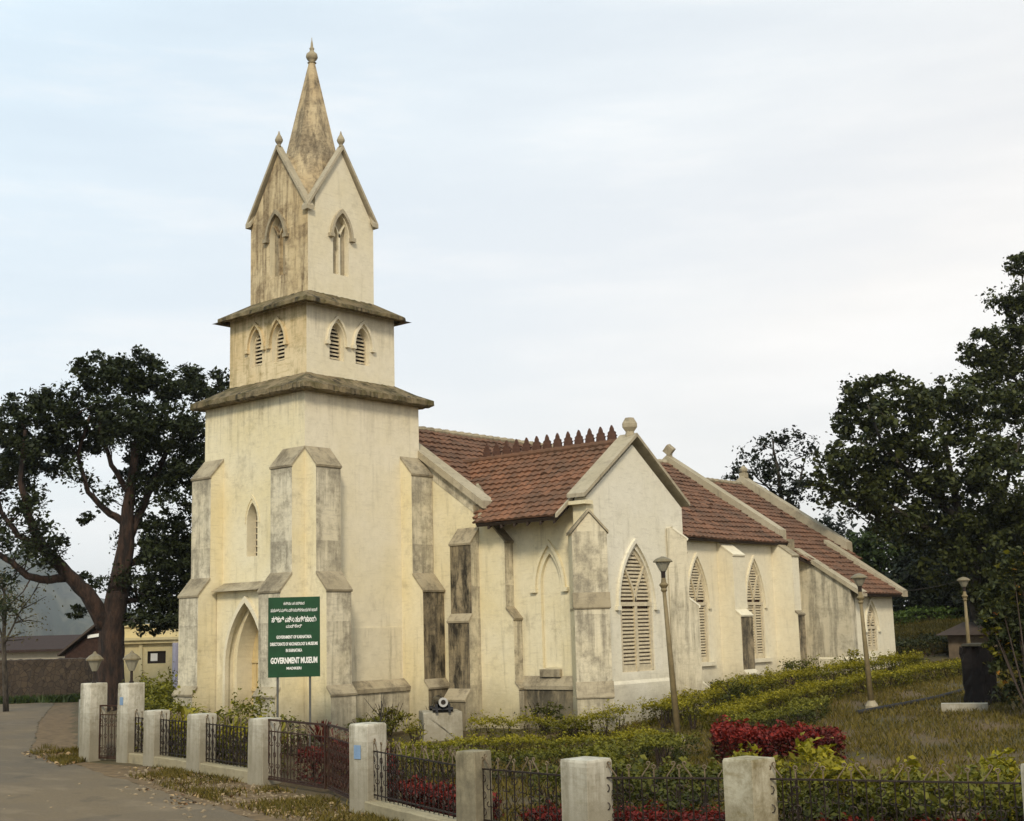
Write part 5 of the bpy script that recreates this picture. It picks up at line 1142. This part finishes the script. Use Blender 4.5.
# leafy shrubs behind the right fence
hedge('leafy_shrub', [(-3.6,-13.9), (-2.9,-15.4)], .9, .40, 'leafy yellow green shrubs behind the blotched fence post', F_HEDGE, n=800, leaf=.10, group='leafy shrubs behind the right fence', tipk=.5, cat='shrub', jag=.25)
hedge('leafy_shrub', [(-5.2,-15.9), (-4.7,-17.6)], .9, .60, 'leafy shrubs with yellow tips behind the middle of the rightmost railing', F_HEDGE, n=800, leaf=.11, group='leafy shrubs behind the right fence', tipk=.7, cat='shrub', jag=.25)
hedge('leafy_shrub', [(-4.4,-18.1), (-3.4,-20.4)], 1.0, .58, 'leafy shrubs at the right end of the fence', F_HEDGE, n=800, leaf=.11, group='leafy shrubs behind the right fence', tipk=.7, cat='shrub', jag=.25)
hedge('leafy_shrub', [(-6.7,-12.7), (-6.2,-15.2)], .7, .5, 'dark green shrubs behind the railing beside the pale square post', F_HEDGED, n=800, leaf=.08, group='leafy shrubs behind the right fence', tipk=.3, cat='shrub', jag=.2)
hedge('leafy_shrub', [(-6.4,-16.0), (-6.0,-17.8), (-5.3,-20.2)], 1.0, .52, 'dark lower shrubs filling the foot of the rightmost railing', F_HEDGED, n=800, leaf=.09, group='leafy shrubs behind the right fence', tipk=.5, cat='shrub', jag=.2)
hedge('leafy_shrub', [(-4.9,-12.2), (-4.4,-14.2)], .9, .5, 'dark green shrubs in front of the red shrub bed', F_HEDGED, n=800, leaf=.09, group='leafy shrubs behind the right fence', tipk=.5, cat='shrub', jag=.2)
hedge('hedge', [(-1.2,-10.9), (.2,-10.0), (1.2,-9.9)], .7, .42, 'short dark hedge between the near lamp post and the red bed', F_HEDGED, leaf=.055)
hedge('hedge', [(3.9,-9.5), (6.2,-9.6), (8.4,-9.0)], .7, .36, 'short dark hedge behind the red bed', F_HEDGED, leaf=.055)
def bush(x, y, r, h, label, mat=F_HEDGE, leaf=.08, n=900, stem=.0, name='bush', group='small bushes by the church', asp=.5, shell=.3, tipk=.4):
    z = gz(x, y); R = root(name, (x, y, z), label, 'bush', group)
    P = ellips((x, y, z+stem+h/2), (r, r, h/2), int(n*max(.15, r*r*3)), shell, 22, .34); rel = (P[:, 2]-z-stem)/h
    leafmesh('leaves', P, leaf, mat, R, tip=np.clip((rel-.6)*2, 0, 1)*tipk, aspect=asp)
    bm = NB()
    for k in range(6): a = k*1.05; tube(bm, [(x, y, z-.05), (x+r*.35*math.cos(a), y+r*.35*math.sin(a), z+stem+h*.45), (x+r*.7*math.cos(a), y+r*.7*math.sin(a), z+stem+h*.85)], [.02, .012, .005], 4)
    obj('stems', bm, M_WOODD, R); return R
bush(4.6,-7.9,.33,.42,'tiny topiary bush on a bare stem by the transept wall',stem=.22, leaf=.052)
bush(6.6,-7.7,.45,.40,'low spiky bush beside the lamp post foot',leaf=.07)
bush(8.0,-7.0,.62,.62,'round dark bush right of the near lamp post',F_HEDGED,stem=.25,leaf=.07)
bush(9.2,-6.2,.42,.75,'upright yellow green bush against the nave wall',leaf=.07)
bush(11.3,-4.6,.6,.6,'dark bush under the first nave window',F_HEDGED)
bush(13.4,-4.3,.7,.55,'bush between the two nave windows',F_HEDGE)
bush(16.6,-4.2,.7,.75,'bush at the foot of the nave corner buttress',F_HEDGED)
bush(18.9,-4.9,.6,.85,'taller bush before the grey vestry wall',F_HEDGE)
bush(21.5,-5.6,.6,.5,'bush under the vestry window',F_HEDGE)
bush(1.9,-.9,.5,.95,'yellow green bush at the foot of the tower south wall',F_HEDGE,leaf=.08)
bush(2.6,-1.8,.35,.8,'ochre upright bush between tower and cannon',F_BARE,leaf=.07)
bush(.8,-1.4,.6,.6,'dark bush at the foot of the tower corner',F_HEDGED)
bush(.55,-3.1,.33,.6,'pale feathery bush in front of the cannon block',F_PALM,leaf=.12,asp=.18)
bush(3.3,-4.6,.5,.9,'mossy green bush against the transept side wall',F_HEDGED)
bush(2.7,-6.0,.4,.5,'yellowish bush by the diagonal buttress',F_HEDGE)
def palm(x, y, h, label, mat=F_PALM, nf=13, L_=.9, wf=.05, name='palm', group='spiky plants behind the left fence', droop=.5):
    z = gz(x, y); R = root(name, (x, y, z), label, 'plant', group); bm = NB()
    for k in range(nf):
        a = 2*PI*k/nf*2.4+random.uniform(-.3, .3); e = random.uniform(.35, 1.3); pts = []
        for i in range(7):
            s = i/6*L_*random.uniform(.95, 1.05); pts.append(Vector((x+math.cos(a)*math.cos(e)*s, y+math.sin(a)*math.cos(e)*s, z+h+math.sin(e)*s-droop*s*s)))
        sd_ = Vector((-math.sin(a), math.cos(a), .0)); rows_ = []
        for i, p in enumerate(pts): ww = wf*math.sin(PI*min(.97, .12+i/6*.86)); rows_.append((bm.verts.new(p-sd_*ww), bm.verts.new(p+sd_*ww+Vector((0, 0, .01)))))
        for a_, b_ in zip(rows_, rows_[1:]): bm.faces.new((a_[0], a_[1], b_[1], b_[0]))
    me_o = obj('fronds', bm, mat, R, recalc=False)
    at = me_o.data.attributes.new('var', 'FLOAT', 'FACE'); at.data.foreach_set('value', rng.random(len(me_o.data.polygons)).astype(np.float32))
    bm = NB(); tube(bm, [(x, y, z-.05), (x, y, z+h)], [.05, .035], 6); obj('stem', bm, M_BARKG, R); return R
palm(-2.9,-.3,.60,'arching palm like plant behind the first railing')
palm(-2.7,1.0,.62,'broad palm like plant beside the church door',nf=16,L_=1.1,wf=.07)
palm(-3.3,-1.5,.58,'yellow spiky plant behind the second railing',nf=15,L_=.8)
palm(-2.7,2.3,.35,'dark spiky plant behind the narrow gate',F_HEDGED,nf=14,L_=.9,wf=.07)
palm(-3.6,-3.3,.50,'spiky plant behind the third railing',F_PALM,nf=14,L_=.75)
palm(-2.75,-3.7,.35,'red brown cordyline beside the sign leg',F_RED,nf=20,L_=.62,wf=.035,droop=.25)
palm(-1.2,2.9,.4,'palm like plant at the foot of the tower buttress',F_PALM,nf=14,L_=1.0)
hedge('shrub_row', [(-3.6,1.0), (-3.9,-1.6), (-4.3,-4.2)], .6, .62, 'mixed yellow green shrubs behind the left railings', F_HEDGE, n=600, leaf=.09, group='shrubs behind the left fence', cat='shrub', jag=.3)
hedge('shrub_row', [(-2.2,3.2), (-2.0,.2), (-2.3,-2.6)], .7, .75, 'taller dark shrubs between left railings and church door', F_HEDGED, n=500, leaf=.09, group='shrubs behind the left fence', cat='shrub', jag=.3)
hedge('shrub_row', [(-1.0,5.2), (2.0,9.0), (5.0,13)], .9, .8, 'dark shrubs beyond the pillar gate', F_HEDGED, n=350, leaf=.11, group='shrubs behind the left fence', cat='shrub', jag=.3)
# bare twiggy sapling near the tower corner
x, y = -4.3, -7.0; z = gz(x, y); bm = NB(); R_ = root('bare_sapling', (x, y, z), 'thin leafless sapling in front of the tower corner', 'sapling')
f = limb(bm, [(x, y, z-.05), (x+.02, y, z+.8), (x+.05, y-.02, z+1.35)], .022, .008, 5)
for _ in range(12):
    p = random.choice(f[3:]); e = p+Vector((random.uniform(-.28, .28), random.uniform(-.28, .28), random.uniform(.15, .5))); tube(bm, [p, p.lerp(e, .5)+Vector((.02, .01, -.03)), e], [.009, .006, .003], 4)
obj('stem', bm, M_BARKG, R_)
# croton bush, right edge
x, y = 8.0, -14.3; z = gz(x, y)
R_ = root('croton_bush', (x, y, z), 'tall croton bush with a few orange leaves at the right edge', 'bush')
cc_ = [((8.79,-13.52,3.03), .45), ((9.11,-13.75,2.47), .6), ((8.88,-13.40,2.14), .4), ((9.06,-13.95,3.46), .5), ((9.09,-13.50,1.58), .5), ((9.38,-13.71,1.02), .6), ((8.69,-13.29,2.59), .3), ((9.38,-13.99,2.12),.7), ((8.87,-13.83,3.92),.35)]
P = np.concatenate([ellips(p, (r, r, r*.9), int(1600*r*r)+150, .4, 18, .35) for p, r in cc_])
leafmesh('leaves', P, .16, F_CROT, R_, aspect=.4); P2 = np.concatenate([ellips(p, (r, r, r*.9), 5, .7, 12, .3) for p, r in cc_]); leafmesh('orange_leaves', P2, .17, F_CROTO, R_, aspect=.4)
P = np.concatenate([ellips(p, (r*1.05, r*1.05, r*.95), 60, .8, 18, .3) for p, r in cc_]); leafmesh('pale_leaves', P, .15, F_HEDGE, R_, aspect=.4)
bm = NB()
for p, r in cc_: tube(bm, [(x, y, z-.05), ((x+p[0])/2, (y+p[1])/2, (z+p[2])/2-.1), p], [.03, .02, .008], 5)
obj('stems', bm, M_WOODD, R_)
hedge('undergrowth', [(9.5,-15.2), (13.5,-14.8), (18,-14.5)], 1.4, .8, 'dark weedy undergrowth below the croton bush', F_CROT, n=350, leaf=.13, group='dark undergrowth', tipk=.0, cat='shrub', jag=.3)

# ================================================================= GROUND COVER (nobody could count it)
def blades(name, X_, hgt, wid, mat, lean=.4, z=None):
    n = len(X_); g_ = np.array([gz(x, y) for x, y in X_]) if z is None else z
    a = rng.uniform(0, 2*PI, n); h = hgt*rng.uniform(.4, 1.4, n); w = wid*rng.uniform(.6, 1.4, n); ln = rng.normal(size=(n, 2))*lean*h[:, None]
    B = np.column_stack([X_, g_-.01]); s = np.column_stack([np.cos(a), np.sin(a), np.zeros(n)])*w[:, None]; T_ = B+np.column_stack([ln, h]); Mi = B+np.column_stack([ln*.35, h*.55])
    V = np.stack([B-s, B+s, Mi+s*.8, T_, Mi-s*.8], 1).reshape(-1, 3)
    me = bpy.data.meshes.new(name); me.vertices.add(5*n); me.vertices.foreach_set('co', V.ravel()); me.loops.add(5*n); me.loops.foreach_set('vertex_index', np.arange(5*n, dtype=np.int32))
    me.polygons.add(n); me.polygons.foreach_set('loop_start', np.arange(0, 5*n, 5, dtype=np.int32)); me.polygons.foreach_set('loop_total', np.full(n, 5, np.int32)); me.update(calc_edges=True)
    at = me.attributes.new('var', 'FLOAT', 'FACE'); at.data.foreach_set('value', rng.random(n).astype(np.float32)); me.materials.append(mat)
    o = bpy.data.objects.new(name, me); COL.objects.link(o); return tag(o, kind='stuff')
def scatter(poly, n, clump=0.0):
    xs_ = [p[0] for p in poly]; ys_ = [p[1] for p in poly]; out_ = np.column_stack([rng.uniform(min(xs_), max(xs_), n*3), rng.uniform(min(ys_), max(ys_), n*3)])
    ins = np.zeros(len(out_), bool); j = len(poly)-1
    for i in range(len(poly)):
        xi, yi = poly[i]; xj, yj = poly[j]
        ins ^= ((yi > out_[:, 1]) != (yj > out_[:, 1])) & (out_[:, 0] < (xj-xi)*(out_[:, 1]-yi)/(yj-yi+1e-12)+xi); j = i
    out_ = out_[ins]
    if clump:
        k = (np.sin(out_[:, 0]*2.3+1.3*np.sin(out_[:, 1]*1.7))+np.sin(out_[:, 1]*2.9+1.1*np.sin(out_[:, 0]*2.1))+rng.normal(size=len(out_))*.7) > clump; out_ = out_[k]
    return out_[:n]
lawn = [(-4,-5.5), (2,-5.5), (24,-5), (30,-8), (22,-14), (4,-20), (-5.5,-20.5), (-7,-17), (-7.6,-13.5), (-6.3,-9.6)]
blades('lawn_grass', scatter(lawn, 90000, -.9), .11, .010, F_GRASS)
blades('lawn_grass', scatter([(26,-1), (31,-9), (46,-8), (36,8)], 45000, -1.4), .20, .035, F_GRASS)
verge = [(-9.0,-10.6), (-8.2,-8.9), (-7.3,-5.9), (-6.1,-2.3), (-5.5,-.6), (-4.4,-.4), (-4.75,-2.3), (-5.5,-5), (-6.3,-8), (-7.4,-10.2), (-8.0,-11.0)]
blades('verge_grass', scatter(verge, 16000, .35), .10, .009, F_GRASS)
blades('verge_grass', scatter([(-9.5,-11), (-7.5,-10.3), (-8.7,-13.2), (-8.9,-15), (-8.2,-17), (-9.2,-17)], 9000, -.3), .11, .009, F_GRASS)
blades('verge_grass', scatter([(-5.2,1.9), (-4.4,2.3), (-2.6,5.6), (-2.6,7.0), (-3.6,6.2), (-4.6,3.6)], 6000, .3), .12, .009, F_GRASS)
blades('verge_grass', scatter([(7.2,34.6), (12.9,27.6), (12.2,27.2), (6.4,34.2)], 9000, -.4), .30, .04, F_BACK)
X_ = np.concatenate([scatter(verge, 2200, .2), scatter([(-9.9,-10.6), (-6.6,-2.3), (-4.6,.5), (-5.8,-6)], 800, .9), scatter([(-5.4,1.7), (-4.4,2.3), (-2.9,5.6), (-3.9,6.2)], 250)])
o = leafmesh('leaf_litter', np.column_stack([X_, np.full(len(X_), .03)]), .085, F_LITTER, upbias=2.0, aspect=.6); tag(o, kind='stuff')
def pebbles(name, X_, r):
    bm = NB()
    for x, y in X_:
        k = r*random.uniform(.5, 1.5); bmesh.ops.create_icosphere(bm, subdivisions=1, radius=k, matrix=Matrix.Translation((x, y, k*.3)) @ Matrix.Rotation(random.random()*6, 4, 'Z') @ Matrix.Diagonal((1.2, .9, .6, 1)))
    o = obj(name, bm, simple('pebble', (.30, .23, .14), .95, .5, 9)); tag(o, kind='stuff')
pebbles('pebbles', np.concatenate([scatter(verge, 500), scatter([(-10.2,-10.6), (-6.9,-2.3), (-5.0,-2.5), (-5.8,-6)], 160), scatter([(-30,-20), (-9.5,-10.6), (-6.5,-2.3), (-12,6)], 60)]), .03)
